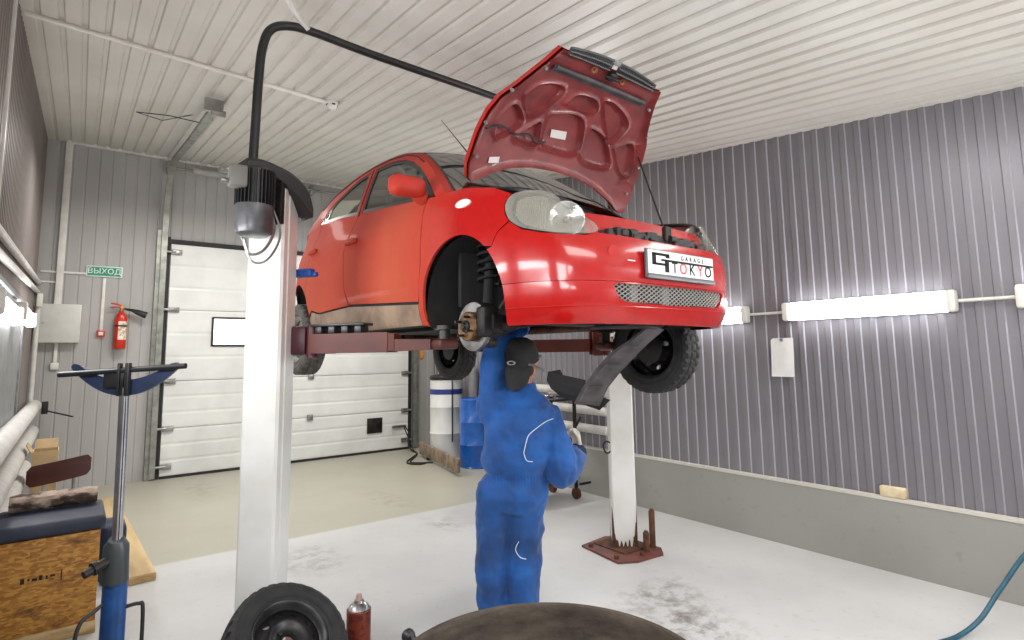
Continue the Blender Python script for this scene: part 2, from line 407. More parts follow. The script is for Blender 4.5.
# gate tracks: up the wall, round the bend, then back under the ceiling
def track(x, label):
    pts = [(x, YB - .09, .02), (x, YB - .09, 2.9), (x, YB - .10, 3.5), (x, YB - .16, 3.85), (x, YB - .35, 4.09), (x, YB - .7, 4.22), (x, 7.2, 4.07), (x, 5.75, 3.93)]
    p = bez(pts, 8)
    t = thing('gate_track', label, 'gate track', (x, YB - .09, 0), 0, 'gate tracks')
    mb = MB(); rings = []
    for i, q in enumerate(p):
        d = (p[min(i + 1, len(p) - 1)] - p[max(i - 1, 0)]).normalized(); nrm = Vector((0, -d.z, d.y))
        rings.append([q + Vector((sx * .035, 0, 0)) + nrm * sy * .02 - Vector((x, YB - .09, 0)) for sx, sy in ((-1, -1), (1, -1), (1, 1), (-1, 1))])
    mb.rings(rings); obj('rail', mb, M_GALV, t, 30)
    obj('upright_angle', MB().box((-.05 if x < 2 else .05, .045, 1.7), (.07, .05, 3.4)), M_GALV, t, 0)
    obj('hanger', MB().box((.05, 6.2 - YB + .09, (zceil(x, 6.2) + 3.99) / 2), (.03, .03, zceil(x, 6.2) - 3.99)), M_STEEL, t, 0)
    obj('end_plate', MB().box((.0, 5.76 - YB + .09, 3.97), (.16, .05, .12)), M_STEEL, t, 0)
    obj('roller', MB().cyl((-.02, 5.74 - YB + .09, 3.9), (.1, 5.74 - YB + .09, 3.9), .03), M_STEEL, t)
    return t
track(.90, 'galvanised gate track bending from the wall to the ceiling, left of the gate')
track(4.80, 'galvanised gate track at the right edge of the gate, behind the red car')
# torsion shaft above the gate
t = thing('torsion_shaft', 'torsion spring shaft mounted on the wall above the white gate', 'shaft', (2.8, YB - .125, 4.30))
obj('shaft', MB().cyl((-1.95, 0, 0), (1.95, 0, 0), .016), M_STEEL, t)
obj('spring', MB().tube([(-1.6 + .0016 * k, .042 * math.cos(k * PI / 5), .042 * math.sin(k * PI / 5)) for k in range(0, 900)], .007, 5), M_PIPE, t)
for x in (-1.9, .1, 1.9): obj('bearing_bracket', MB().bbox((x, .035, 0), (.05, .11, .16), .01), M_GALV, t)
# ------------------------------------------------------------------ fluorescent lamps
M_LAMP = emis('lamp_diffuser', (.98, .99, 1, 1), 24)
def lamp(c, axis_y, wall_dx, label, group, length=1.22):
    """twin-tube batten on a wall; wall_dx = direction into the room"""
    t = thing('fluorescent_lamp', label, 'lamp', c, 0, group)
    rings = []
    for q in (-1, -.985, .985, 1):
        s = .86 if abs(q) == 1 else 1.
        rings.append([Vector((wall_dx * (.03 + .05 * math.cos(a) * s), q * (length / 2 - .06), .074 * math.sin(a) * s)) for a in [PI * (-.5 + k / 10) for k in range(11)]] + [Vector((wall_dx * .012, q * (length / 2 - .06), .07)), Vector((wall_dx * .012, q * (length / 2 - .06), -.07))])
    obj('diffuser', MB().rings(rings), M_LAMP, t, 40)
    obj('back_tray', MB().bbox((wall_dx * .006, 0, 0), (.02, length - .04, .15), .005), M_WHITE, t)
    for q in (-1, 1): obj('end_cap', MB().bbox((wall_dx * .045, q * (length / 2 - .03), 0), (.082, .06, .156), .02), M_WHITE, t)
    return t
ZL = 1.94
lamp((4.855, 1.86, ZL), 1, -1, 'long lit fluorescent lamp in the middle of the right wall, above the hanging paper', 'lamps along the right wall')
lamp((4.855, 3.40, ZL), 1, -1, 'lit fluorescent lamp on the right wall, mostly hidden behind the red car bumper', 'lamps along the right wall')
lamp((4.855, .33, ZL), 1, -1, 'lit fluorescent lamp cut by the right edge of the photo', 'lamps along the right wall')
lamp((-.425, 5.15, 1.96), 1, 1, 'lit fluorescent lamp on the left wall, cut by the left edge of the photo', 'lamps along the left wall', 1.55)
lamp((-.425, 7.0, 2.03), 1, 1, 'far lit fluorescent lamp on the left wall, nearest the grey junction box', 'lamps along the left wall', 1.55)
for a, b, n in ((2.47, 2.79, 'second'), (.94, 1.25, 'first')):
    one('lamp_conduit', MB().cyl((4.845, a, ZL), (4.845, b, ZL), .012), M_WHITE,
        'thin white conduit linking the middle lamp with the lamp ' + ('behind the bumper' if n == 'second' else 'at the right edge'), 'conduit', 'conduits between the right lamps')
# unseen fill lights added along both walls, carrying on the lamp rows without fixtures
def area(name, loc, rot, sx, sy, power, colr=(.97, .985, 1)):
    l = bpy.data.lights.new(name, 'AREA'); l.shape = 'RECTANGLE'; l.size = sx; l.size_y = sy; l.energy = power * .56; l.color = colr
    o = bpy.data.objects.new(name, l); col.objects.link(o); o.location = loc; o.rotation_euler = rot; return o
for y in (-1.2, -2.4): area('right_fill_behind_camera', (4.75, y, ZL), (0, PI / 2, 0), .3, 1.2, 130)
for y in (3.2, 1.5, -.4, -2.0): area('left_fill_out_of_view', (-.30, y, 2.05), (0, -PI / 2, 0), .3, 1.2, 50)
area('right_fill_behind_car', (4.70, 5.0, 2.1), (0, PI / 2, 0), .3, 1.2, 70)
area('overhead_fill_over_camera', (1.2, -1.3, 3.25), (math.radians(28), 0, math.radians(-15)), 2.4, .8, 150, (1, .98, .95))  # added overhead fill, no ceiling fixture here
area('overhead_fill_mid', (3.6, .7, 3.15), (0, math.radians(-8), 0), .5, 1.6, 50, (1, .98, .95))  # added fill for the middle of the room, without a fixture
area('gate_fill', (1.0, 7.0, 3.75), (0, 0, 0), 1.2, .4, 125, (1, .97, .92))  # added fill to brighten the gate end, no lamp hangs there
area('gate_fill', (3.6, 7.0, 3.75), (0, 0, 0), 1.2, .4, 125, (1, .97, .92))  # second added fill for the gate end
scene.world = bpy.data.worlds.new('world'); scene.world.use_nodes = True
scene.world.node_tree.nodes['Background'].inputs[0].default_value = (.85, .9, 1, 1)
scene.world.node_tree.nodes['Background'].inputs[1].default_value = .1

# ------------------------------------------------------------------ camera
cd = bpy.data.cameras.new('camera'); cam = bpy.data.objects.new('camera', cd); col.objects.link(cam)
Rc = ((.79559995, -.60566835, -.01365906), (.05796039, .09854038, -.9934437), (.60304338, .78959207, .1135035))
Mw = Matrix((Rc[0], [-v for v in Rc[1]], [-v for v in Rc[2]])).transposed().to_4x4(); Mw.translation = (0, 0, 1.62)
cam.matrix_world = Mw; cd.sensor_width = 36; cd.lens = 569.8 / 1024 * 36; cd.shift_y = (288.3 - 320) / 1024
cd.clip_start = .05; cd.clip_end = 60
scene.camera = cam
scene.view_settings.view_transform = 'Standard'; scene.view_settings.look = 'None'
scene.view_settings.exposure = 0.; scene.view_settings.gamma = 1.
scene.cycles.max_bounces = 8; scene.cycles.diffuse_bounces = 5; scene.cycles.transparent_max_bounces = 12
scene.cycles.sample_clamp_indirect = 6.

# ------------------------------------------------------------------ things on the gate wall
W = YB - .008
t = thing('exit_sign', 'green exit sign with white lettering high on the back wall', 'sign', (.245, W, 2.70))
obj('plate', MB().bbox((0, -.012, .07), (.40, .02, .145), .006), mat('sign_rim_white', hexlin(214, 232, 222), .4), t)
M_GREEN = mat('sign_green', hexlin(34, 142, 108), .4)
obj('face', MB().box((0, -.024, .07), (.365, .004, .112)), M_GREEN, t, 0)
text('lettering', 'ВЫХОД', .098, frame((0, -.0275, .07), (1, 0, 0), (0, 0, 1)), mat('sign_letter_white', hexlin(236, 246, 240), .5), t)
t = thing('junction_box', 'flat grey metal junction box on the back wall near the left corner', 'junction box', (-.18, W, 1.825))
obj('body', MB().bbox((0, -.06, .245), (.42, .12, .49), .01), M_WHITE, t)
obj('door', MB().bbox((0, -.125, .245), (.405, .016, .475), .006), mat('box_door_grey', hexlin(206, 205, 200), .4), t)
obj('lock', MB().cyl((-.16, -.132, .25), (-.16, -.142, .25), .012), M_STEEL, t)
t = thing('fire_extinguisher', 'red fire extinguisher with a black discharge horn hanging on the back wall', 'fire extinguisher', (.455, W - .09, 1.75))
M_RED = mat('extinguisher_red', hexlin(206, 48, 26), .3, c2=hexlin(186, 40, 22), coat=.4)
obj('cylinder', MB().lathe([(.0, 0), (.062, .0), (.07, .012), (.07, .40), (.062, .44), (.036, .475), (.026, .485), (.026, .5), (0, .5)], n=28), M_RED, t)
obj('label_sticker', MB().grid(lambda u, v: (.0712 * math.sin(-.1 + 1.5 * u - .3), -.0712 * math.cos(-.1 + 1.5 * u - .3), .12 + .24 * v), 12, 2), mat('sticker_paper', hexlin(228, 222, 206), .5, c2=hexlin(190, 160, 130), scale=24, lo=.5, hi=.56), t)
obj('valve', MB().cyl((0, 0, .495), (0, 0, .55), .022).bbox((0, 0, .545), (.05, .04, .03), .006), mat('brass', hexlin(176, 132, 70), .35, .8), t)
obj('handle', MB().tube([(.02, 0, .555), (-.04, 0, .585), (-.12, 0, .60)], .010, 8).tube([(.02, 0, .54), (-.05, 0, .55), (-.12, 0, .545)], .009, 8), M_RED, t)
h = obj('horn', MB().tube([(.03, 0, .53), (.12, -.02, .51), (.18, -.03, .485), (.28, -.04, .445)], [.012, .02, .036, .046], 16), M_BPLAS, t)
obj('wall_bracket', MB().box((0, .06, .3), (.06, .06, .03)).lathe([(.074, .29), (.074, .31), (.071, .31), (.071, .29)], n=28), M_BPLAS, t)
t = thing('fire_call_point', 'small red fire call point at the end of a white conduit on the back wall', 'call point', (.25, W, 1.905))
obj('case', MB().bbox((0, -.02, .045), (.09, .045, .085), .008), M_RED, t)
obj('button', MB().bbox((0, -.045, .045), (.05, .008, .045), .004), M_WHITE, t)
one('wall_conduit', MB().bbox((.25, W - .012, 2.335), (.036, .022, .70), .004), M_WHITE, 'white vertical conduit dropping from the exit sign to the red call point', 'conduit', 'white conduits on the back wall')
one('wall_conduit', MB().bbox((-.16, W - .012, 2.73), (.5, .022, .026), .004), M_WHITE, 'white horizontal conduit running left from the exit sign', 'conduit', 'white conduits on the back wall')
one('wall_conduit', MB().bbox((-.33, W - .012, 2.60), (.18, .022, .022), .004), M_WHITE, 'short white horizontal conduit just below the long one left of the exit sign', 'conduit', 'white conduits on the back wall')
t = thing('wall_socket', 'white wall socket on a short conduit below the grey junction box', 'socket', (-.2, W, 1.50))
obj('plate', MB().bbox((0, -.02, .04), (.085, .04, .085), .01), M_WHITE, t)
obj('drop_conduit', MB().bbox((0, -.012, .21), (.036, .022, .25), .004), M_WHITE, t)
# ------------------------------------------------------------------ left wall conduits
one('wall_conduit', MB().bbox((-.435, 4.62, 3.20), (.022, .03, 1.52), .004), M_WHITE, 'thin white conduit running straight up the dark left wall to the ceiling', 'conduit')
one('wall_conduit', MB().tube([(-.415, 2.6, 2.33), (-.415, 9.22, 2.58)], .028, 10), M_PIPE, 'upper white pipe along the left wall ending at the corner', 'pipe', 'white pipes high on the left wall')
one('wall_conduit', MB().tube([(-.415, 2.6, 2.20), (-.415, 9.22, 2.46)], .026, 10), M_PIPE, 'lower white pipe along the left wall ending at the corner', 'pipe', 'white pipes high on the left wall')
one('corner_pipe', MB().cyl((-.40, 9.06, 1.02), (-.40, 9.06, 2.43), .028), M_PIPE, 'vertical white pipe in the left corner beside the junction box', 'pipe')
one('cable_box', MB().bbox((-.385, 9.0, 2.345), (.06, .05, .17), .012), M_WHITE, 'little white cable box in the left corner under the two pipes', 'cable box')
# ceiling conduit with detector
yc = 5.02
one('ceiling_conduit', MB().tube([(XL + .02, yc, zceil(XL, yc) - .035), (1.72, yc, zceil(1.72, yc) - .035)], .018, 8), M_WHITE, 'thin white conduit across the ceiling from the left wall to the smoke detector', 'conduit')
t = thing('smoke_detector', 'round white smoke detector on the cream ceiling', 'smoke detector', (1.76, yc, zceil(1.76, yc) - .022))
obj('base', MB().lathe([(0, 0), (.055, 0), (.055, -.02), (0, -.02)], n=28), M_WHITE, t)
obj('head', MB().lathe([(.048, -.02), (.048, -.04), (.03, -.058), (0, -.06)], n=28), M_WHITE, t)
for k in range(4): obj('slot', MB().box((.047 * math.cos(k * PI / 2), .047 * math.sin(k * PI / 2), -.03), (.006, .03, .012), Matrix.Rotation(k * PI / 2, 3, 'Z')), M_BLACK, t, 0)
one('ceiling_hose', MB().tube([(x, y, zceil(x, y) - d) for x, y, d in bez([(.62, 2.55, .03), (.66, 2.75, .05), (.72, 2.95, .06), (.80, 3.12, .08), (.90, 3.30, .14), (1.02, 3.37, .22)], 8)], .022, 8), M_PIPE, 'pale corrugated cable hose curving across the ceiling above the black hose arch', 'hose')
one('ceiling_wire', MB().tube([(.36, 6.9, zceil(.36, 6.9) - .05), (.62, 6.6, zceil(.6, 6.6) - .09), (.90, 6.35, 4.0)], .005, 6).tube([(.36, 6.9, zceil(.36, 6.9) - .05), (.6, 6.95, zceil(.6, 6.9) - .06), (.84, 6.6, zceil(.84, 6.6) - .02)], .004, 6), M_DKMET, 'thin bent wire tying the left gate track to the ceiling', 'wire')
# ------------------------------------------------------------------ heating pipes
def heater(pts_list, label, group, r):
    for (a, b, z, lab) in pts_list:
        t = thing('heating_pipe', lab, 'heating pipe', (a[0], a[1], z - r), 0, group)
        A = Vector((0, 0, r)); B = Vector((b[0] - a[0], b[1] - a[1], r)); d = (B - A).normalized()
        obj('pipe', MB().cyl(A, B, r, 24), M_PIPE, t)
        obj('end_plug', MB().tube([A - d * .03, A - d * .012, A + d * .01], [r * .5, r * .96, r * 1.02], 24), M_PIPE, t)
        obj('end_plug', MB().tube([B + d * .03, B + d * .012, B - d * .01], [r * .5, r * .96, r * 1.02], 24), M_PIPE, t)
heater([((-.355, 8.95), (-.355, 4.1), 1.075, 'topmost of the thick white heating pipes along the left wall'),
        ((-.355, 8.7), (-.355, 4.1), .80, 'middle one of the three thick white heating pipes along the left wall'),
        ((-.355, 7.6), (-.355, 4.97), .56, 'lowest of the thick white heating pipes along the left wall')], '', 'heating pipes on the left wall', .07)
heater([((4.74, 4.5), (4.93, 6.7), 1.166, 'topmost white heating pipe on the right wall behind the second lift post'),
        ((4.74, 4.5), (4.93, 6.7), .956, 'middle white heating pipe on the right wall behind the second lift post'),
        ((4.74, 4.5), (4.93, 6.7), .748, 'lowest white heating pipe on the right wall, just above the concrete plinth')], '', 'heating pipes on the right wall', .05)
one('riser_pipe', MB().cyl((4.80, 4.27, .55), (4.80, 4.27, 1.50), .02).bbox((4.80, 4.27, 1.42), (.05, .05, .2), .01).bbox((4.80, 4.27, .75), (.05, .05, .04), .01), M_PIPE, 'thin vertical riser pipe right of the second lift post on the right wall', 'pipe')
# ------------------------------------------------------------------ small things on the right wall
t = thing('hanging_paper', 'blank white paper sheet pinned below the lamp on the right wall', 'paper', (4.85, 2.52, 1.39))
obj('sheet', MB().grid(lambda u, v: (-.004 - .02 * (1 - v) * (1 - v) - .004 * math.sin(u * 5), -.10 + .2 * u, .33 * v - (.015 if u > .9 and v > .9 else 0)), 10, 12), mat('paper_white', hexlin(226, 226, 224), .6, c2=hexlin(212, 214, 214), scale=5), t)
obj('pin', MB().cyl((.0, .0, .315), (-.016, .0, .315), .014), M_STEEL, t)
one('foam_offcut', MB().bbox((4.855, 1.76, .568), (.06, .17, .075), .012), mat('foam_cream', hexlin(222, 208, 176), .8, c2=hexlin(196, 170, 130), bump=.4), 'small cream foam block lying on the concrete ledge', 'foam block')
one('air_hose', MB().tube(bez([(4.845, .42, .544), (4.80, .62, .548), (4.72, .80, .53), (4.58, .96, .42), (4.38, 1.08, .20), (4.20, 1.14, .07), (4.0, 1.20, .014), (3.7, 1.27, .014), (3.3, 1.2, .014)], 12), .013, 12), mat('hose_teal', hexlin(28, 84, 104), .35, c2=hexlin(22, 66, 84)), 'teal rubber air hose hanging at the right edge down to the floor', 'hose')
# ------------------------------------------------------------------ two-post lift
PW = .205
def post_parts(t, ang, zt):
    R = Matrix.Rotation(ang, 4, 'Z')
    mb = MB(); h = PW / 2; b = .014
    prof = [(-h + b, -h), (h - b, -h), (h, -h + b), (h, -h + .05), (h - .006, -h + .055), (h - .006, -h + .075), (h, -h + .08), (h, h - b), (h - b, h), (.045, h), (.045, h - .03), (-.045, h - .03), (-.045, h), (-h + b, h), (-h, h - b), (-h, -h + b)]
    mb.rings([[R @ Vector((x, y, z)) for x, y in prof] for z in (.012, zt)])
    obj('post', mb, M_POST, t, 25)
    obj('slot_lining', MB().box((0, h - .022, zt / 2), (.088, .01, zt - .1), None).xf(R), M_DKMET, t, 0)
M_POSTR = None
LP = thing('lift_post', 'tall white lift post with electric motor on top, left of the red car', 'car lift', (.885, 3.45, 0), 0, 'posts of the car lift')
ANG = math.radians(-39)
post_parts(LP, ANG, 2.58)
obj('base_plate', MB().bbox((0, 0, .008), (.46, .46, .016), .004), M_PLATE, LP)
RZ = Matrix.Rotation(ANG, 4, 'Z')
# motor: finned body, fan cowl, terminal box, mounting flange
mc = Vector((-.155, -.195, 2.27))
mo = obj('motor', MB().lathe([(0, .16), (.078, .16), (.078, .36), (.06, .38), (0, .38)], o=mc, n=36), M_BPLAS, LP)
fins = MB()
for k in range(30):
    a = 2 * PI * k / 30; fins.box(mc + Vector((.088 * math.cos(a), .088 * math.sin(a), .26)), (.028, .005, .19), Matrix.Rotation(a, 3, 'Z'))
obj('cooling_fins', fins, M_BPLAS, mo, 0)
obj('fan_cowl', MB().lathe([(0, .0), (.07, .0), (.088, .012), (.098, .04), (.098, .165), (.08, .17)], o=mc, n=40), mat('motor_cowl_grey', hexlin(92, 92, 94), .35, .3, c2=hexlin(66, 66, 70)), mo)
tb = obj('terminal_box', MB().bbox(mc + Vector((-.10, -.05, .30)), (.085, .085, .115), .010), mat('terminal_box_grey', hexlin(104, 102, 96), .45), mo)
obj('cable_gland', MB().cyl(mc + Vector((-.15, -.05, .27)), mc + Vector((-.185, -.06, .27)), .014).cyl(mc + Vector((-.15, -.02, .33)), mc + Vector((-.185, -.03, .33)), .012), M_STEEL, tb)
obj('mounting_flange', MB().bbox((-.06, -.10, 2.48), (.03, .2, .24), .006, Matrix.Rotation(math.radians(35), 3, 'Z')), M_DKMET, LP)
# curved belt cover
cv = MB(); rr = []
dirv = Vector((.86, .12, 0)).normalized(); side = Vector((-dirv.y, dirv.x, 0))
top = bez([(-.215, 2.705), (-.14, 2.715), (-.05, 2.70), (.05, 2.665), (.13, 2.60), (.165, 2.50)], 6); bot = bez([(-.215, 2.64), (-.15, 2.64), (-.07, 2.62), (.0, 2.56), (.07, 2.48), (.145, 2.43)], 6)
for a, b in zip(top, bot):
    rr.append([dirv * a[0] + side * s * .125 + Vector((0, -.0, z)) for s, z in ((-1, b[1]), (-1, a[1] - .02), (-.86, a[1]), (.86, a[1]), (1, a[1] - .02), (1, b[1]))])
for r in rr:
    for v in r: v += Vector((.0, -.04, 0))
obj('belt_cover', MB().rings(rr), M_BPLAS, LP, 30)
obj('wiring', MB().tube(bez([(-.1, -.19, 2.50), (-.05, -.20, 2.33), (-.10, -.21, 2.20), (-.17, -.20, 2.17), (-.2, -.19, 2.25)], 8), .008, 8).tube(bez([(-.08, -.19, 2.48), (-.02, -.21, 2.30), (-.08, -.22, 2.15), (-.16, -.21, 2.13), (-.21, -.18, 2.26)], 8), .006, 8), M_STEEL, LP)
one('hose_arch', MB().tube(bez([(.74, 3.38, 2.69), (.745, 3.38, 2.9), (.755, 3.38, 3.25), (.77, 3.38, 3.43), (.81, 3.38, 3.545), (.90, 3.38, 3.60), (1.05, 3.38, 3.615), (1.5, 3.40, 3.605), (2.4, 3.40, 3.585), (3.5, 3.42, 3.55), (3.68, 3.43, 3.50), (3.74, 3.44, 3.40), (3.76, 3.45, 3.0), (3.77, 3.45, 2.58)], 8), .026, 12), M_BPLAS, 'black hydraulic hose arching from the left lift post along the ceiling', 'hose')

def arm(t, p0, p1, z0, z1, name='arm'):
    """telescopic box arm from the carriage pivot p0 to the pad p1 (relative to t)"""
    a = Vector((p0[0], p0[1], (z0 + z1) / 2)); b = Vector((p1[0], p1[1], (z0 + z1) / 2)); d = (b - a).normalized(); L = (b - a).length; s = Vector((-d.y, d.x, 0)); hh = (z1 - z0) / 2
    def seg(u0, u1, w0, w1, h0, h1, lift=0.):
        return [[a + d * (L * u) + s * (sy * w) + Vector((0, 0, sz * h + lift)) for sy, sz in ((-1, -1), (1, -1), (1, 1), (-1, 1))] for u, w, h in ((u0, w0, h0), (u1, w1, h1))]
    m = MB().rings(seg(.0, .62, .055, .055, hh, hh)).rings(seg(.6, .66, .055, .04, hh, hh * .8))
    ao = obj(name, m, M_ARM, t, 0)
    obj('inner_arm', MB().rings(seg(.6, .92, .038, .034, hh * .62, hh * .5, -hh * .3)).bbox(b + Vector((0, 0, -hh * .3)), (.12, .12, hh * 1.0), .02), M_ARM, ao, 25)
    return ao, b
def pad(ao, b, z0, z1):
    obj('lifting_pad', MB().cyl((b.x, b.y, z0), (b.x, b.y, z1 - .02), .032).cyl((b.x, b.y, z1 - .022), (b.x, b.y, z1), .058), M_BPLAS, ao)
ZA0, ZA1 = 1.635, 1.745
obj('carriage', MB().bbox((.17, -.01, 1.71), (.10, .12, .17), .02, Matrix.Rotation(ANG, 3, 'Z')).cyl((.21, -.09, 1.61), (.21, -.09, 1.80), .032), mat('carriage_purple_brown', hexlin(78, 32, 44), .45, c2=hexlin(58, 25, 34)), LP)
a1, b1 = arm(LP, (.22, -.10), (.68, -.80), ZA0, ZA1); pad(a1, b1, 1.66, 1.772)
a2, b2 = arm(LP, (.17, .12), (.72, .72), ZA0, ZA1); pad(a2, b2, 1.66, 1.772)
# rack of rubber adapters bolted on the near arm
dd = Vector((.46, -.70, 0)).normalized(); rk = MB()
Mr = Matrix.Rotation(math.atan2(dd.y, dd.x), 3, 'Z')
ctr = Vector((.21, -.09, 0)) + dd * .20
rk.bbox(ctr + Vector((0, 0, 1.795)), (.36, .10, .016), .004, Mr)
for k in range(4): rk.bbox(ctr + dd * (-.13 + .088 * k) + Vector((0, 0, 1.767)), (.045, .08, .045), .006, Mr)
obj('adapter_rack', rk, M_BPLAS, LP)
obj('blue_latch', MB().bbox((.18, .0, 2.115), (.13, .05, .05), .01, Mr).bbox((.22, -.06, 2.105), (.05, .03, .03), .01, Mr), mat('latch_blue', hexlin(26, 74, 150), .35), LP)

RP = thing('lift_post', 'white lift post with rusty foot on a red-brown base plate, under the car at right', 'car lift', (3.77, 3.43, 0), 0, 'posts of the car lift')
post_parts(RP, math.radians(-42), 2.58)
def rust_foot(face):
    """flaking rust creeping up one side of the foot: one ragged patch"""
    R = Matrix.Rotation(math.radians(-42), 4, 'Z'); rnd = random.Random(3 + face); n = 44; h = PW / 2; mb = MB(); row = []
    for k in range(n + 1):
        w = -h + PW * k / n; e = min(k, n - k) / n
        row.append((w, .025 + .035 * rnd.random() + (.34 * max(0, 1 - e / .2) ** 1.5 * (.75 + .3 * rnd.random())) + .03 * math.sin(k * .9)))
    def at_(w, z): return R @ (Vector((w, -h - .0012, z)) if face == 0 else Vector((-h - .0012, w, z)))
    for (a, za), (b, zb) in zip(row, row[1:]):
        o = len(mb.v)
    mb.add([at_(w, z) for w, z in row] + [at_(w, .016) for w, z in row], [(k, k + 1, n + 2 + k, n + 1 + k) for k in range(n)])
    return mb
for fx in (0, 1): obj('rust_patch', rust_foot(fx), M_RUST, RP, 0)
Mi = Matrix.Identity(4)
plate = [(-.30, .20), (-.36, -.26), (-.22, -.34), (.06, -.36), (.16, -.26), (.14, .14), (.02, .24)]
bp = obj('base_plate', MB().prism(plate, Mi, .016), M_PLATE, RP, 0)
obj('welded_plate', MB().prism([(-.20, .16), (-.20, -.19), (.13, -.2), (.12, .14)], Matrix.Translation((0, 0, .014)), .012), M_RUST, RP, 0)
for x, y, h in ((.0, -.24, .155), (.115, -.21, .30)):
    s = obj('anchor_stud', MB().tube([(x, y, .014), (x, y, h), (x, y, h + .02)], [.025, .025, .014], 14), M_RUST, RP)
for x, y in ((-.31, -.2), (-.27, .12), (-.1, -.28)): obj('anchor_bolt', MB().cyl((x, y, .014), (x, y, .04), .02, 6), M_RUST, RP)
obj('carriage', MB().bbox((-.14, .06, 1.70), (.15, .17, .22), .02, Matrix.Rotation(math.radians(-42), 3, 'Z')).cyl((-.16, .14, 1.60), (-.16, .14, 1.80), .035).cyl((-.22, -.08, 1.60), (-.22, -.08, 1.80), .035), M_ARM, RP)
obj('lock_box', MB().bbox((.14, -.20, 1.53), (.16, .12, .13), .012, Matrix.Rotation(.5, 3, 'Z')), M_NAVY, RP)
a3, b3 = arm(RP, (-.20, .14), (-.90, .72), ZA0 - .01, ZA1 - .01); pad(a3, b3, 1.66, 1.772)
a4, b4 = arm(RP, (-.22, -.08), (-.88, -.70), ZA0 - .01, ZA1 - .01); pad(a4, b4, 1.66, 1.772)
obj('hydraulic_line', MB().tube(bez([(-.13, .0, .86), (-.16, .02, .87), (-.17, .04, .84), (-.165, .03, .79), (-.145, .01, .775), (-.12, -.01, .80)], 6), .008, 6), M_BLACK, RP)

# ------------------------------------------------------------------ blue gearbox jack with saddle
J = thing('gearbox_jack', 'blue hydraulic jack stand with a curved saddle, in the left foreground', 'jack', (.168, 2.68, 0))
obj('cylinder', MB().tube([(0, 0, .10), (0, 0, .86)], .040, 24), M_BLUEP, J)
obj('collar', MB().tube([(-.002, -.01, .80), (-.004, -.015, .86), (-.005, -.02, .93), (-.006, -.03, .955)], [.043, .043, .041, .026], 24), mat('collar_dark', hexlin(66, 72, 74), .4, .3), J)
obj('rod', MB().tube([(-.004, -.02, .93), (-.016, -.125, 1.525)], .017, 20), M_CHROME, J)
obj('release_valve', MB().tube([(-.02, -.03, .885), (-.05, -.05, .878), (-.10, -.075, .862)], [.02, .018, .014], 12).tube([(-.06, -.055, .876), (-.075, -.062, .872)], .024, 12), M_DKMET, J)
obj('handle', MB().tube(bez([(.035, -.01, .70), (.075, -.02, .705), (.09, -.025, .68), (.09, -.025, .45), (.085, -.02, .40)], 6), .007, 8).tube(bez([(-.03, -.01, .73), (-.06, -.03, .715), (-.10, -.05, .69), (-.115, -.06, .60), (-.115, -.06, .35)], 6), .007, 8), M_BLACK, J)
for a in (.4, 2.5, 3.9, 5.6):
    lg = obj('leg', MB().tube([(0, 0, .14), (.32 * math.cos(a), .32 * math.sin(a), .065)], [.03, .022], 4), M_BLUEP, J, 0)
    obj('caster', MB().cyl((.32 * math.cos(a) - .015, .32 * math.sin(a), .032), (.32 * math.cos(a) + .015, .32 * math.sin(a), .032), .032, 16), M_BLACK, lg)
# saddle: crescent web facing the camera, bar across its tips, fork plates
sx = Vector((.79, -.61, .0)).normalized(); O = Vector((-.016, -.125, 1.525))
Ms = frame(O, sx, (0, 0, 1))
cres = [(x, .065 - .0 + .0 * x) for x in ()]
lowc = [(-.19 + .38 * k / 24, -.04 + 2.6 * (-.19 + .38 * k / 24) ** 2) for k in range(25)]
upc = [(x * .9, .018 + 1.6 * x * x) for x, _ in reversed(lowc)]
poly = lowc + [(.198, .068), (.19, .079), (.175, .076)] + upc + [(-.175, .076), (-.19, .079), (-.198, .068)]
Mt = Ms.copy(); Mt.translation = O - Ms.col[2].to_3d() * .03
sd = obj('saddle', MB().prism(poly, Ms @ Matrix.Translation((0, 0, -.008)), .016), M_NAVY, J, 20)
obj('cross_bar', MB().tube([Ms @ Vector((-.232, .040, .018)), Ms @ Vector((.232, .066, .018))], .0105, 14), M_BPLAS, J)
obj('fork', MB().bbox(Ms @ Vector((-.008, .02, .02)), (.010, .02, .12), .003, Ms.to_3x3() @ Matrix(((1, 0, 0), (0, 0, 1), (0, -1, 0)))).bbox(Ms @ Vector((.024, .02, .022)), (.015, .02, .12), .003, Ms.to_3x3() @ Matrix(((1, 0, 0), (0, 0, 1), (0, -1, 0)))).bbox(Ms @ Vector((-.03, .02, .012)), (.075, .02, .06), .004, Ms.to_3x3() @ Matrix(((1, 0, 0), (0, 0, 1), (0, -1, 0)))), M_BPLAS, J)

# ------------------------------------------------------------------ crate bench at the left edge
def osb():
    nt = NT('osb_board'); b = nt.new('ShaderNodeBsdfPrincipled'); b.inputs['Roughness'].default_value = .6
    tc = nt.new('ShaderNodeTexCoord'); mp = nt.new('ShaderNodeMapping'); mp.inputs['Scale'].default_value = (22, 22, 60); mp.inputs['Rotation'].default_value = (0, .5, 0)
    nt.link(tc.outputs['Object'], mp.inputs[0])
    v = nt.new('ShaderNodeTexVoronoi'); v.inputs['Scale'].default_value = 1.6; nt.link(mp.outputs[0], v.inputs['Vector'])
    n = noise_tex(nt, 5., 6, .6, stretch=(1, 1, 2))
    c = mixc(nt, ramp(nt, v.outputs['Color'], [(.2, (0, 0, 0)), (.8, (1, 1, 1))]), hexlin(196, 144, 66), hexlin(150, 98, 38))
    c = mixc(nt, ramp(nt, n, [(.55, (0, 0, 0)), (.72, (1, 1, 1))]), c, hexlin(96, 60, 26))
    nt.link(c, b.inputs['Base Color']); nt.link(b.outputs[0], nt.out.inputs[0]); return nt.m
M_OSB = osb()
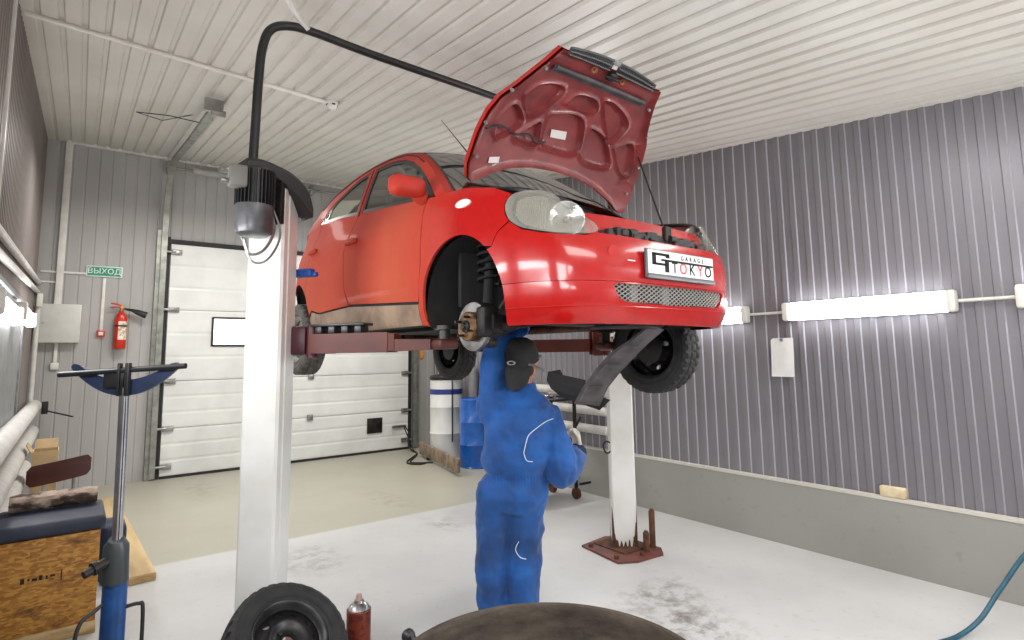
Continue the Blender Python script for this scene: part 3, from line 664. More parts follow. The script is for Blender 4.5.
M_WOOD = mat('pine_board', hexlin(202, 176, 130), .6, c2=hexlin(160, 128, 84), scale=6, stretch=(1, .12, 4))
CB = thing('crate', 'strand-board crate used as a bench, at the left edge of the picture', 'crate', (-.09, 4.66, 0))
obj('front_panel', MB().bbox((0, -.25, .33), (.55, .022, .52), .003), M_OSB, CB)
obj('side_panel', MB().bbox((.265, 0, .33), (.022, .48, .52), .003), M_OSB, CB)
obj('side_panel', MB().bbox((-.265, 0, .33), (.022, .48, .52), .003), M_OSB, CB)
obj('back_panel', MB().bbox((0, .25, .33), (.55, .022, .52), .003), M_OSB, CB)
obj('skid', MB().bbox((0, -.235, .035), (.56, .06, .07), .006), M_WOOD, CB)
obj('skid', MB().bbox((0, .235, .035), (.56, .06, .07), .006), M_WOOD, CB)
pm = MB()
for k, (w_, h_) in enumerate(((.022, .03), (.014, .012), (.03, .014), (.02, .028), (.012, .02), (.028, .012))): pm.box((-.075 + .027 * k, -.2618, .37 + .004 * (k % 2)), (w_ * .8, .0012, h_))
pm.box((.10, -.2618, .37), (.006, .0012, .06))
obj('printed_mark', pm, M_DKMET, CB, 0)
cu = MB().bbox((-.06, 4.64, .637), (.54, .52, .085), .03, n=4)
one('seat_cushion', cu, mat('cushion_navy', hexlin(50, 58, 76), .55, c2=hexlin(38, 44, 60), scale=5, bump=.15, bscale=160), 'dark blue padded cushion lying on the strand-board crate', 'cushion')
# split log with bark on the cushion
mb = MB(); rr = []
for i in range(34):
    u = i / 33; c = Vector((-.27 + .44 * u, 4.78, .735)); ring = []
    for k in range(20):
        a = 2 * PI * k / 20; r = .052 * (1 + .22 * noise.noise(Vector((u * 14, math.cos(a) * 2.2, math.sin(a) * 2.2)))) * (1 if 0 < i < 33 else .9)
        ring.append(c + Vector((0, r * math.cos(a) * 1.25, max(r * math.sin(a), -.048))))
    rr.append(ring)
mb.rings(rr)
one('firewood_log', mb, mat('birch_bark', hexlin(176, 156, 142), .85, c2=hexlin(70, 56, 48), scale=16, lo=.42, hi=.56, bump=.8, bscale=30, stretch=(.35, 1, 1)), 'rough bark-covered log lying on the dark blue cushion', 'log')
# old chair behind the crate: brown plywood backrest on a tube frame
CH = thing('chair', 'old chair with a dark brown plywood backrest standing behind the crate', 'chair', (-.045, 5.85, 0))
M_DKWD = mat('brown_plywood', hexlin(74, 34, 28), .4, c2=hexlin(54, 26, 22), scale=4, stretch=(.3, 1, 3))
bk = []
for i in range(17):
    u = -1 + 2 * i / 16; hgt = .078 * (1 - max(0, abs(u) - .82) ** 2 * 22 * .6)
    bk.append([Vector((u * .195, -.19 + .03 * u * u + d, .775 + sz * hgt + .03 * u)) for sz, d in ((-1, 0), (1, 0), (1, .012), (-1, .012))])
obj('backrest', MB().rings(bk), M_DKWD, CH, 40)
obj('seat', MB().bbox((0, .02, .44), (.38, .36, .02), .008), M_DKWD, CH)
for s in (-1, 1):
    obj('leg', MB().tube(bez([(s * .09, -.15, .012), (s * .09, -.155, .45), (s * .09, -.170, .80)], 4), .011, 10), M_STEEL, CH)
    obj('leg', MB().tube([(s * .17, .19, .012), (s * .17, .175, .43)], .011, 10), M_STEEL, CH)
# open cardboard carton and boards in the corner
M_CARD = mat('cardboard', hexlin(190, 164, 122), .7, c2=hexlin(168, 142, 104), scale=5)
KB = thing('cardboard_box', 'open tan cardboard box standing in the left corner behind the brown chair', 'box', (-.155, 6.55, 0))
for c, d in (((0, -.13, .42), (.17, .006, .84)), ((0, .13, .42), (.17, .006, .84)), ((-.085, 0, .42), (.006, .26, .84)), ((.085, 0, .42), (.006, .26, .84))): obj('side', MB().box(c, d), M_CARD, KB, 0)
obj('bottom', MB().box((0, 0, .006), (.16, .25, .01)), M_CARD, KB, 0)
obj('flap', MB().box((0, .15, .875), (.16, .006, .09), Matrix.Rotation(-.4, 3, 'X')), M_CARD, KB, 0)
obj('flap', MB().box((-.11, 0, .86), (.006, .24, .09), Matrix.Rotation(-.5, 3, 'Y')), M_CARD, KB, 0)
one('pipe_bracket', MB().bbox((-.24, 8.45, 1.08), (.06, .06, .14), .008).cyl((-.24, 8.45, 1.05), (.02, 8.2, .98), .008), M_DKMET, 'small rusty bracket with a thin rod at the end of the left wall pipes', 'bracket')
# plank on the floor
mb = MB().bbox((0, 0, .03), (.17, 3.0, .06), .006, Matrix.Rotation(.035, 3, 'Z')); mb.xf(Matrix.Translation((.43, 6.6, 0)))
one('plank', mb, M_WOOD, 'long pale wooden plank lying on the floor beside the crate', 'plank')
mb = MB().bbox((0, 0, .05), (.12, .55, .06), .006, Matrix.Rotation(.5, 3, 'Z')); mb.xf(Matrix.Translation((.30, 5.15, -.02)))
one('navy_bag', MB().bbox((.30, 5.35, .21), (.16, .30, .42), .05, n=4), M_NAVY, 'small dark blue bag standing behind the right end of the crate', 'bag')

# ------------------------------------------------------------------ back right corner
B1 = thing('drum', 'white steel drum with a blue stripe and black clamped lid, by the back corner', 'drum', (4.73, 7.95, .0), 0, 'drums in the back corner')
def drum_prof(r, h): return [(0, 0), (r, 0), (r + .006, .01), (r, .02), (r, h * .33 - .02), (r + .009, h * .33), (r, h * .33 + .02), (r, h * .66 - .02), (r + .009, h * .66), (r, h * .66 + .02), (r, h - .02), (r + .006, h - .01), (r, h), (r - .012, h), (r - .012, h - .012), (0, h - .012)]
obj('shell', MB().lathe(drum_prof(.255, 1.22), n=40), M_WPAINT, B1, 25)
obj('stripe', MB().lathe([(.2575, 1.00), (.2575, 1.08)], n=40), mat('drum_blue_stripe', hexlin(44, 54, 130), .4), B1)
lid = obj('lid', MB().lathe([(0, 1.30), (.16, 1.305), (.2, 1.29), (.25, 1.285), (.262, 1.27), (.262, 1.22), (.245, 1.21)], n=40), M_BPLAS, B1)
obj('lid_clamp', MB().lathe([(.268, 1.245), (.274, 1.255), (.268, 1.265)], n=40).bbox((-.1, -.15, 1.32), (.2, .03, .03), .008), M_DKMET, lid)
obj('strap', MB().bbox((-.05, -.262, .75), (.016, .012, .93), .002), M_DKMET, B1)
B2 = thing('drum', 'bright blue steel drum standing in front of the white drum', 'drum', (4.75, 7.12, .0), 0, 'drums in the back corner')
obj('shell', MB().lathe(drum_prof(.25, .97), n=40), mat('drum_blue', hexlin(24, 98, 190), .32, c2=hexlin(20, 82, 164), coat=.2), B2, 25)
obj('bung', MB().cyl((.1, -.08, .958), (.1, -.08, .978), .03), M_STEEL, B2)
one('tall_cylinder', MB().lathe([(0, 0), (.075, 0), (.075, 1.32), (.065, 1.38), (.03, 1.42), (.03, 1.5), (0, 1.5)], o=(4.98, 7.55, .0), n=28), M_GREYP, 'tall grey gas cylinder standing behind the blue drum', 'cylinder')
DL = thing('pallet_dolly', 'low wooden dolly board on wheels in front of the two drums', 'dolly', (4.48, 7.45, 0))
ang = math.atan2(6.75 - 8.5, 4.42 - 4.78)
Md = Matrix.Rotation(math.atan2(1.75, .36), 3, 'Z')
obj('side_board', MB().bbox((-.16, .05, .14), (1.75, .045, .19), .006, Md), mat('dirty_board', hexlin(150, 132, 112), .75, c2=hexlin(104, 88, 74), scale=7), DL)
obj('wheel', MB().cyl((-.17, -.48, .045), (-.21, -.47, .045), .045), M_BLACK, DL)
obj('wheel', MB().cyl((-.02, .56, .045), (-.06, .57, .045), .045), M_BLACK, DL)
one('corner_sticker', MB().bbox((4.97, YB - .022, 1.62), (.09, .012, .13), .004), mat('sticker_orange', hexlin(226, 150, 70), .5), 'small orange sticker on the back wall above the white drum', 'sticker')
# cable on the floor by the gate
one('floor_cable', MB().tube(bez([(4.62, 9.0, .30), (4.58, 8.95, .12), (4.60, 8.85, .015), (4.56, 8.6, .012), (4.36, 8.35, .012), (4.10, 8.05, .012), (4.05, 7.85, .012), (4.15, 7.72, .012), (4.30, 7.78, .012)], 10), .012, 8).tube(bez([(4.66, 9.05, .28), (4.52, 9.0, .42), (4.58, 8.98, .25), (4.64, 8.9, .03), (4.58, 8.65, .012), (4.42, 8.38, .012), (4.16, 8.05, .014), (4.12, 7.9, .013), (4.36, 7.72, .012)], 10), .011, 8), M_BLACK, 'black cable loop lying on the floor at the right end of the gate', 'cable')

# ------------------------------------------------------------------ service trolley behind the mechanic
TR = thing('service_trolley', 'metal tool trolley on casters standing behind the mechanic', 'trolley', (4.25, 5.0, 0))
for x in (-.28, .28):
    for y in (-.2, .2):
        lg = obj('leg', MB().box((x, y, .62), (.03, .03, 1.02)), M_DKMET, TR, 0)
        cs = obj('caster', MB().cyl((x - .018, y, .062), (x + .018, y, .062), .06, 20).box((x, y, .105), (.05, .03, .02)), M_RUST, lg)
for z in (.24, 1.10): obj('shelf', MB().bbox((0, 0, z), (.62, .46, .03), .006), M_DKMET, TR)
obj('push_bar', MB().cyl((.28, -.26, .17), (.44, -.26, .17), .014), M_DKMET, TR)
rnd = random.Random(5)
for k in range(6):
    x = 4.06 + .075 * k; L = .26 + .08 * rnd.random(); a = -.25 + .5 * rnd.random()
    w = MB().cyl((-L / 2, 0, .021), (L / 2, 0, .021), .017, 10).cyl((L / 2 - .04, 0, .021), (L / 2 + .02, 0, .021), .0205, 6)
    w.xf(Matrix.Translation((x, 4.98, 1.118)) @ Matrix.Rotation(PI / 2 + a, 4, 'Z'))
    one('socket_wrench', w, M_CHROME, 'steel socket wrench lying on the trolley behind the mechanic', 'wrench', 'wrenches on the trolley')

# ------------------------------------------------------------------ foreground
dr = MB(); Rr = .44
dr.lathe([(Rr - .03, .02), (Rr, .0), (Rr, .74), (Rr + .008, .765), (Rr + .008, .782), (Rr + .002, .787), (Rr - .006, .783), (Rr - .010, .765), (Rr - .008, .745), (Rr - .011, .73), (Rr - .010, .70), (Rr - .013, .69), (Rr - .014, .03), (Rr - .3, .02), (.001, .02)], n=96)
DM = thing('metal_tub', 'large round dark metal tub with a worn rim, cut by the bottom edge', 'tub', (1.03, 1.205, 0))
obj('shell', dr, mat('worn_dark_metal', hexlin(104, 93, 82), .5, .3, c2=hexlin(58, 51, 46), scale=6, lo=.3, hi=.7, bump=.25, stretch=(1, 1, 3)), DM)
kn = Vector((-.165, .425, .785)); obj('grip_knob', MB().ball(kn + Vector((-.012, .028, -.012)), .021).cyl(kn + Vector((-.0, .0, -.03)), kn + Vector((-.012, .028, .0)), .012), M_BPLAS, DM)
CN = thing('aerosol_can', 'rust-red metal spray can standing on the floor beside the spare wheel', 'can', (1.335, 3.19, 0))
obj('body', MB().lathe([(0, 0), (.062, 0), (.066, .008), (.066, .215), (.060, .228), (.066, .222)], n=32), mat('can_rust_red', hexlin(126, 52, 34), .4, .5, c2=hexlin(88, 36, 28), scale=30, lo=.45, hi=.6), CN)
obj('dome', MB().lathe([(.064, .22), (.05, .245), (.03, .258), (.026, .27), (0, .27)], n=32), M_STEEL, CN)
obj('nozzle', MB().cyl((0, 0, .265), (0, 0, .30), .018, 16, .014), mat('nozzle_pinkish', hexlin(188, 150, 140), .5), CN)
one('bottle_cap', MB().lathe([(0, 0), (.03, 0), (.03, .06), (.024, .07), (0, .07)], o=(.70, 3.52, .0165), n=20), mat('cap_dark_red', hexlin(96, 34, 40), .4), 'tiny dark red cap on the floor left of the spare wheel', 'cap')
# ------------------------------------------------------------------ the car (local axes: x forward, y left, z up from the road)
def paint(name, dusty=True):
    nt = NT(name); b = nt.new('ShaderNodeBsdfPrincipled')
    b.inputs['Coat Weight'].default_value = .5; b.inputs['Coat Roughness'].default_value = .08
    tc = nt.new('ShaderNodeTexCoord'); sx = nt.new('ShaderNodeSeparateXYZ'); nt.link(tc.outputs['Object'], sx.inputs[0])
    n = noise_tex(nt, 2.2, 6, .6, stretch=(1, 1, .6)); n2 = noise_tex(nt, 20., 5, .6)
    base = mixc(nt, ramp(nt, n2, [(.4, (0, 0, 0)), (.7, (1, 1, 1))]), hexlin(172, 22, 20), hexlin(160, 19, 18))
    if dusty:
        # road dust: heaviest towards the sills, patchy, absent at the nose
        mr = nt.new('ShaderNodeMapRange'); mr.inputs[1].default_value = 1.75; mr.inputs[2].default_value = .35; nt.link(sx.outputs[2], mr.inputs[0])
        mx = nt.new('ShaderNodeMapRange'); mx.inputs[1].default_value = .05; mx.inputs[2].default_value = -.45; nt.link(sx.outputs[0], mx.inputs[0])
        m1 = nt.new('ShaderNodeMath', operation='MULTIPLY'); nt.link(mr.outputs[0], m1.inputs[0]); nt.link(mx.outputs[0], m1.inputs[1])
        m2 = nt.new('ShaderNodeMath', operation='MULTIPLY'); nt.link(m1.outputs[0], m2.inputs[0]); nt.link(ramp(nt, n, [(.25, (.45, .45, .45)), (.7, (1, 1, 1))]), m2.inputs[1])
        m3 = nt.new('ShaderNodeMath', operation='MULTIPLY'); nt.link(m2.outputs[0], m3.inputs[0]); m3.inputs[1].default_value = .66
        base = mixc(nt, m3.outputs[0], base, hexlin(182, 98, 62))
        rr = nt.new('ShaderNodeMapRange'); rr.inputs[2].default_value = .35; rr.inputs[3].default_value = .24; rr.inputs[4].default_value = .82; b.inputs['Specular IOR Level'].default_value = .35; cw_ = nt.new('ShaderNodeMapRange'); cw_.inputs[2].default_value = .25; cw_.inputs[3].default_value = .5; cw_.inputs[4].default_value = .02; nt.link(m2.outputs[0], cw_.inputs[0]); nt.link(cw_.outputs[0], b.inputs['Coat Weight']); nt.link(m2.outputs[0], rr.inputs[0]); nt.link(rr.outputs[0], b.inputs['Roughness'])
    else: b.inputs['Roughness'].default_value = .3
    nt.link(base, b.inputs['Base Color']); nt.link(b.outputs[0], nt.out.inputs[0]); return nt.m
M_CAR = paint('car_paint_red')
M_HOODIN = mat('hood_inner_red', hexlin(130, 50, 50), .42, c2=hexlin(106, 40, 41), scale=7, coat=.25)
M_SILL = mat('dusty_sill', hexlin(150, 126, 104), .65, c2=hexlin(118, 96, 80), scale=7)
M_LINER = mat('wheel_liner_black', hexlin(20, 19, 19), .8, c2=hexlin(30, 28, 27))
M_UNDER = mat('underbody_dark', hexlin(40, 38, 37), .75, c2=hexlin(24, 23, 23), scale=6)
M_GLASS = glass_mat('car_glass_green', (.80, .88, .83, 1), .14)
M_WSGLASS = glass_mat('windscreen_glass', (.62, .70, .66, 1), .38)
M_LENS = None
def lens_mat():
    nt = NT('headlight_lens'); t = nt.new('ShaderNodeBsdfTransparent'); t.inputs[0].default_value = (.92, .92, .9, 1)
    p = nt.new('ShaderNodeBsdfPrincipled'); p.inputs['Base Color'].default_value = hexlin(186, 184, 176); p.inputs['Roughness'].default_value = .12; p.inputs['Coat Weight'].default_value = .6
    n = noise_tex(nt, 6.); mr = nt.new('ShaderNodeMapRange'); mr.inputs[3].default_value = .24; mr.inputs[4].default_value = .46; nt.link(n, mr.inputs[0])
    m = nt.new('ShaderNodeMixShader'); nt.link(mr.outputs[0], m.inputs[0]); nt.link(t.outputs[0], m.inputs[1]); nt.link(p.outputs[0], m.inputs[2]); nt.link(m.outputs[0], nt.out.inputs[0]); return nt.m
M_LENS = lens_mat()

def pip(p, poly):
    x, y = p; c = False; j = len(poly) - 1
    for i in range(len(poly)):
        xi, yi = poly[i]; xj, yj = poly[j]
        if (yi > y) != (yj > y) and x < (xj - xi) * (y - yi) / (yj - yi) + xi: c = not c
        j = i
    return c
def resamp(poly, sp):
    out = []
    for a, b in zip(poly, poly[1:] + poly[:1]):
        n = max(1, int(math.hypot(b[0] - a[0], b[1] - a[1]) / sp + .5))
        out += [(a[0] + (b[0] - a[0]) * k / n, a[1] + (b[1] - a[1]) * k / n) for k in range(n)]
    return out
def segd(p, a, b):
    ax, ay = b[0] - a[0], b[1] - a[1]; L = ax * ax + ay * ay or 1e-12
    t = max(0, min(1, ((p[0] - a[0]) * ax + (p[1] - a[1]) * ay) / L)); return math.hypot(p[0] - a[0] - ax * t, p[1] - a[1] - ay * t)
def polyd(p, poly): return min(segd(p, a, b) for a, b in zip(poly, poly[1:] + poly[:1]))
def fill(poly, holes=(), sp=.035, ext=None):
    cell = set((round(p[0] / .012), round(p[1] / .012)) for p in ext) if ext else ()
    loops = [resamp(poly, sp)] + [resamp(h, sp) for h in holes]
    pts = []; edges = []
    for L in loops:
        o = len(pts); pts += L; edges += [(o + i, o + (i + 1) % len(L)) for i in range(len(L))]
    x0 = min(p[0] for p in poly); x1 = max(p[0] for p in poly); y0 = min(p[1] for p in poly); y1 = max(p[1] for p in poly)
    for i in range(int((x1 - x0) / sp) + 1):
        for j in range(int((y1 - y0) / sp) + 1):
            p = (x0 + (i + .5 * (j % 2)) * sp, y0 + j * sp * .9)
            if pip(p, poly) and polyd(p, poly) > sp * .5 and not any(pip(p, h) or polyd(p, h) < sp * .5 for h in holes) and (round(p[0] / .012), round(p[1] / .012)) not in cell: pts.append(p)
    if ext: pts += ext
    V, E, F, *_ = delaunay_2d_cdt([Vector(p) for p in pts], edges, [], 0, 1e-6)
    T = []
    for f in F:
        c = sum((V[i] for i in f), Vector((0, 0))) / len(f)
        if pip(c, poly) and not any(pip(c, h) for h in holes): T.append(tuple(f))
    return [tuple(v) for v in V], T
def sheet(V, T, mp, thick=.012):
    """map a filled outline onto a surface and give it turned-in edges"""
    mb = MB(); mb.add([mp(a, b, 0.) for a, b in V], T)
    if thick:
        cnt = {}
        for f in T:
            for a, b in zip(f, f[1:] + f[:1]): cnt[(min(a, b), max(a, b))] = cnt.get((min(a, b), max(a, b)), 0) + 1
        bd = [e for e, c in cnt.items() if c == 1]; idx = {}
        for e in bd:
            for i in e:
                if i not in idx: idx[i] = len(mb.v); mb.v.append(tuple(mp(*V[i], thick)))
        mb.f += [(a, b, idx[b], idx[a]) for a, b in bd]
    return mb
def inset_poly(poly, d):
    n = len(poly); A = sum(poly[i][0] * poly[(i + 1) % n][1] - poly[(i + 1) % n][0] * poly[i][1] for i in range(n)); sg = 1 if A > 0 else -1; out = []
    for i in range(n):
        a, b, c = poly[i - 1], poly[i], poly[(i + 1) % n]
        e1 = (b[0] - a[0], b[1] - a[1]); e2 = (c[0] - b[0], c[1] - b[1]); l1 = math.hypot(*e1) or 1; l2 = math.hypot(*e2) or 1
        nx = -e1[1] / l1 - e2[1] / l2; ny = e1[0] / l1 + e2[0] / l2; L = math.hypot(nx, ny) or 1
        k = d / max(.5, L / 2); out.append((b[0] + sg * nx / L * k, b[1] + sg * ny / L * k))
    return out
CAR = thing('car', 'red five-door hatchback raised on the lift with its hood open', 'car', (2.259, 2.373, 1.556), -PI / 2 + .024)
SX = {}
def S(x):
    if x not in SX: SX[x] = s_of_x(x)
    return SX[x]
def conv(poly): return [(S(x), z) for x, z in poly]
def bodymap(side, off=0.): return lambda s, z, o: body(s, z, off + o, side)
def ghmap(side, off=0.): return lambda x, z, o: (x, side * (gy(x, z) - off - o), z)
GAP = .0042
def bpanel(name, polyxz, m, side, holes=(), off=0., sp=.035, gap=GAP, thick=.014, parent=None, raw=False):
    p = inset_poly(polyxz if raw else conv(polyxz), gap)
    V, T = fill(p, [h if raw else conv(h) for h in holes], sp)
    return obj(name, sheet(V, T, bodymap(side, off), thick), m, parent or CAR, 40)
def gpanel(name, poly, m, side, holes=(), off=0., sp=.04, thick=.02, parent=None, gap=0.):
    V, T = fill(inset_poly(poly, gap) if gap else poly, holes, sp)
    return obj(name, sheet(V, T, ghmap(side, off), thick), m, parent or CAR, 40)
def arcF(a0, a1, n=18):   # front arch in x,z
    return [(.035 + (.285 if math.cos(a) > 0 else .335) * math.cos(a), .30 + .335 * math.sin(a)) for a in [math.radians(a0 + (a1 - a0) * k / n) for k in range(n + 1)]]
def arcR(a0, a1, n=18):
    return [(-2.37 + .335 * math.cos(a), .30 + .335 * math.sin(a)) for a in [math.radians(a0 + (a1 - a0) * k / n) for k in range(n + 1)]]
fwin = [(-.215, .89), (-.33, .99), (-.45, 1.085), (-.58, 1.175), (-.72, 1.25), (-.90, 1.322), (-1.10, 1.366), (-1.345, 1.38), (-1.30, 1.22), (-1.235, 1.01), (-.80, .962), (-.42, .915)]
rwin = [(-1.305, 1.018), (-1.37, 1.20), (-1.435, 1.378), (-1.58, 1.37), (-1.74, 1.335), (-1.90, 1.27), (-2.02, 1.185), (-2.085, 1.10), (-2.05, 1.088), (-1.7, 1.062)]
rail = [(-.10, .875), (-.25, 1.0), (-.40, 1.113), (-.55, 1.215), (-.70, 1.30), (-.90, 1.372), (-1.15, 1.415), (-1.45, 1.428), (-1.75, 1.405), (-2.0, 1.35), (-2.22, 1.265), (-2.42, 1.15), (-2.60, 1.01)]
HLr = [(.335, .70), (.330, .74), (.36, .785), (.44, .802), (.54, .785), (.61, .745), (.652, .69), (.668, .635), (.662, .594), (.635, .580), (.575, .580), (.50, .592), (.42, .615), (.36, .655)]
HLS = [(S(x), z) for x, z in HLr]; HLS = [tuple(v) for v in crom(HLS + HLS[:1], 5)[:-1]]
for side, nm in ((-1, 'right'), (1, 'left')):
    fender = [(-.345, .335)] + [(-.302, .54), (-.300, .84), (-.285, .893), (-.10, .888), (.08, .872), (.25, .838), (.352, .792), (.326, .745), (.33, .70), (.355, .655), (.30, .615), (.262, .55)] + arcF(50, 180) + arcF(180, 196, 3)[1:] + [(-.305, .215), (-.35, .215), (-.35, .335)]
    bpanel('front_fender', fender, M_CAR, side, gap=.0022)
    d = bpanel('front_door', [(-.345, .34), (-.322, .42), (-.302, .54), (-.300, .85), (-.295, .90), (-.80, .952), (-1.235, .998), (-1.262, .997), (-1.35, .757), (-1.315, .5), (-1.25, .392)], M_CAR, side)
    r = bpanel('rear_door', [(-1.25, .387), (-1.315, .5), (-1.35, .757), (-1.262, .999), (-1.7, 1.045), (-2.02, 1.073), (-2.075, .93), (-2.085, .80)] + arcR(38, 12, 6) + [(-1.97, .40), (-1.80, .372)], M_CAR, side)
    bpanel('rear_quarter', [(-2.02, 1.077), (-2.075, .93), (-2.085, .80)] + arcR(38, 128, 14) + [(-2.58, .62), (-2.86, .62), (-2.86, 1.01), (-2.6, 1.07), (-2.3, 1.079)], M_CAR, side, sp=.05)
    bpanel('sill', [(-.35, .333), (-.35, .215), (-2.0, .215), (-2.035, .34), (-1.97, .395), (-1.80, .368), (-1.25, .383)], M_SILL, side, sp=.05)
    # dark shell behind the panel gaps
    V, T = fill(conv([(-.30, .24), (-.30, .88), (-2.04, 1.06), (-2.85, 1.0), (-2.85, .30)] + arcR(180, 0, 20) + [(-2.03, .24)]), (), .07)
    obj('inner_shell', sheet(V, T, bodymap(side, .02), 0), M_LINER, CAR, 40)
    # window frames, glass
    gh = [(x, z) for x, z in rail] + [(-2.6, zbelt(-2.6) - .01)] + [(-2.4, zbelt(-2.4) - .012), (-2.2, zbelt(-2.2) - .012), (-2.0, zbelt(-2.) - .004), (-1.6, zbelt(-1.6) - .006), (-1.2, zbelt(-1.2) - .006), (-.8, zbelt(-.8) - .006), (-.4, zbelt(-.4) - .006), (-.29, .893), (-.10, .87)]
    gpanel('window_frame', gh, M_CAR, side, [fwin, rwin])
    for win, dr_, nmw in ((fwin, d, 'f'), (rwin, r, 'r')):
        tr = gpanel('window_seal', inset_poly(win, .002), M_BPLAS, side, [inset_poly(win, .026)], off=.004, sp=.03, thick=.01, parent=dr_)
        gpanel('window_glass', inset_poly(win, .02), M_GLASS, side, (), off=.010, sp=.05, thick=0, parent=dr_)
    # black sail behind the mirror, divider bar and the shut line between the doors
    gpanel('mirror_sail', [(-.225, .896), (-.33, .984), (-.43, 1.06), (-.47, 1.07), (-.455, .93), (-.40, .918)], M_BPLAS, side, (), off=-.001, sp=.04, thick=.006, parent=d)
    gpanel('window_divider', [(-1.93, 1.078), (-1.95, 1.22), (-1.97, 1.21), (-1.955, 1.08)], M_BPLAS, side, (), off=.004, sp=.04, thick=.006, parent=r)
    obj('shut_line', MB().tube([(x, side * (gy(x, z) + .0005), z) for x, z in ((-1.262, .997), (-1.30, 1.12), (-1.345, 1.26), (-1.39, 1.385))], .0045, 6), M_LINER, CAR)
    obj('roof_gutter', MB().tube([(x, side * (gy(x, z) + .001), z) for x, z in [(a, b - .016) for a, b in rail[3:-2]]], .0045, 6), M_LINER, CAR)
    for dd_, x, z in ((d, -1.215, .80), (r, -2.0, .852)):
        yb = abs(body(S(x), z)[1])
        obj('door_handle', MB().bbox((x, side * (yb + .012), z + .005), (.16, .032, .034), .014, n=3).bbox((x + .01, side * (yb - .001), z - .012), (.10, .012, .05), .006), M_CAR, dd_)
    # mirror
    mr = obj('wing_mirror', MB().bbox((-.315, side * .905, .950), (.10, .205, .112), .042, n=5).tube([(-.33, side * .80, .905), (-.325, side * .84, .915), (-.32, side * .87, .925)], [.04, .035, .03], 12), M_CAR, d)
    obj('mirror_glass', MB().bbox((-.367, side * .905, .950), (.006, .16, .08), .02), M_CHROME, mr)
    # side lamp
    p = inset_poly([(S(.068) + .054 * math.cos(a), .789 + .021 * math.sin(a)) for a in [2 * PI * k / 20 for k in range(20)]], 0)
    V, T = fill(p, (), .02); obj('side_lamp', sheet(V, T, bodymap(side, -.008), .01), M_WHITE, CAR, 40)
    # headlight: lens over a silver bowl
    hl = obj('headlight', sheet(*fill(inset_poly(HLS, .014), (), .025), bodymap(side, .075), 0), mat('headlight_bowl', hexlin(150, 148, 142), .3, .6, c2=hexlin(186, 184, 176), scale=9), CAR, 40)
    obj('lens', sheet(*fill(inset_poly(HLS, .003), (), .02), bodymap(side, 0.), .05), M_LENS, hl, 40)
    ribs = MB(); hlp = inset_poly(HLS, .02)
    for k in range(15):
        ss = S(.365) + (S(.50) - S(.365)) * k / 14; zz = [z for z in [.58 + .0075 * q for q in range(30)] if pip((ss, z), hlp)]
        if len(zz) > 2: ribs.tube([body(ss, z, .045 + .02 * ((z - .70) / .1) ** 2, side) for z in zz], .0058, 6)
    obj('indicator_ribs', ribs, mat('indicator_warm_clear', hexlin(150, 147, 136), .3, .3, c2=hexlin(138, 132, 112)), hl)
    q = Vector(body(S(.60), .668, .055, side)); n_ = Vector((.75, side * .55, .1)).normalized(); Mq = n_.to_track_quat('Z', 'Y').to_matrix()
    obj('reflector', MB().lathe([(.012, .0), (.034, .006), (.056, .022), (.078, .038), (.084, .036)], o=q - n_ * .02, n=24, M=Mq), mat('reflector_bright', hexlin(206, 206, 206), .22, .8, c2=hexlin(226, 226, 226), scale=30, bump=.6, bscale=26), hl, 40)
    obj('bulb', MB().ball(q, .016), M_STEEL, hl)
    # tail lamp
    obj('tail_lamp', sheet(*fill(conv([(-2.60, .68), (-2.58, .95), (-2.75, .96), (-2.80, .70)]), (), .04), bodymap(side, -.006), .012), mat('tail_lamp_red', hexlin(150, 18, 16), .2), CAR, 40)
    # wheel wells
    for arc, cx, ri in ((arcF(-17, 197, 30), .035, 'f'), (arcR(-15, 195, 30), -2.37, 'r')):
        mb = MB(); ring = [(x * 1.0 + .0, z) for x, z in arc]
        ys_ = [.79, .70, .55, .44]
        mb.grid(lambda u, v: (lambda a, y: (a[0] + (a[0] - cx) * (.03 if y < .78 else -.0), side * min(y, abs(body(S(max(min(a[0], .6), -2.8)), a[1])[1]) - .006), a[1] + (a[1] - .30) * (.03 if y < .78 else 0)))(ring[round(u * (len(ring) - 1))], ys_[round(v * 3)]), len(ring), 4)
        mb.add([(x + (x - cx) * .03, side * .44, z + (z - .3) * .03) for x, z in ring], [tuple(range(len(ring)))])
        obj('wheel_liner', mb, M_LINER, CAR, 40)
# ---- front bumper, wraps both sides (signed arc length)
def smap(off): return lambda s, z, o: body(abs(s), z, off + o, -1 if s >= 0 else 1)
seam = [(S(.262), .55), (S(.30), .612), (S(.36), .652), (S(.42), .610), (S(.50), .587), (S(.575), .576), (S(.635), .575), (S(.664), .590), (s_of_y(.30), .588), (s_of_y(.15), .583)]
half = [(S(x), z) for x, z in arcF(12.35, 46, 8)]
up = half + seam
upper = up + [(-s, z) for s, z in reversed(up)]
upper = [(s, max(z, .3720)) for s, z in upper]
bu = obj('front_bumper', sheet(*fill(inset_poly(upper, .0008), (), .03), smap(0), .02), M_CAR, CAR, 40)
low = [(S(x), z) for x, z in arcF(-17, 12, 6)]
low = low + [(low[-1][0], .371)]
low = [(low[0][0], .188)] + low
lower = low + [(-s, z) for s, z in reversed(low)]
go = [(s_of_y(.0), .364), (s_of_y(.40), .364), (s_of_y(.43), .352), (s_of_y(.40), .30), (s_of_y(.355), .282), (0, .276)]
gh_ = go + [(-s, z) for s, z in reversed(go[1:-1])]
obj('bumper_lip', sheet(*fill(inset_poly(lower, .0006), [gh_], .025), smap(0.), .03), M_CAR, bu, 40)
obj('bumper_crease', MB().tube([smap(-.001)(s, .262, 0) for s in [S(.32) * k / 20 for k in range(-20, 21)]], .004, 6), M_CAR, bu)
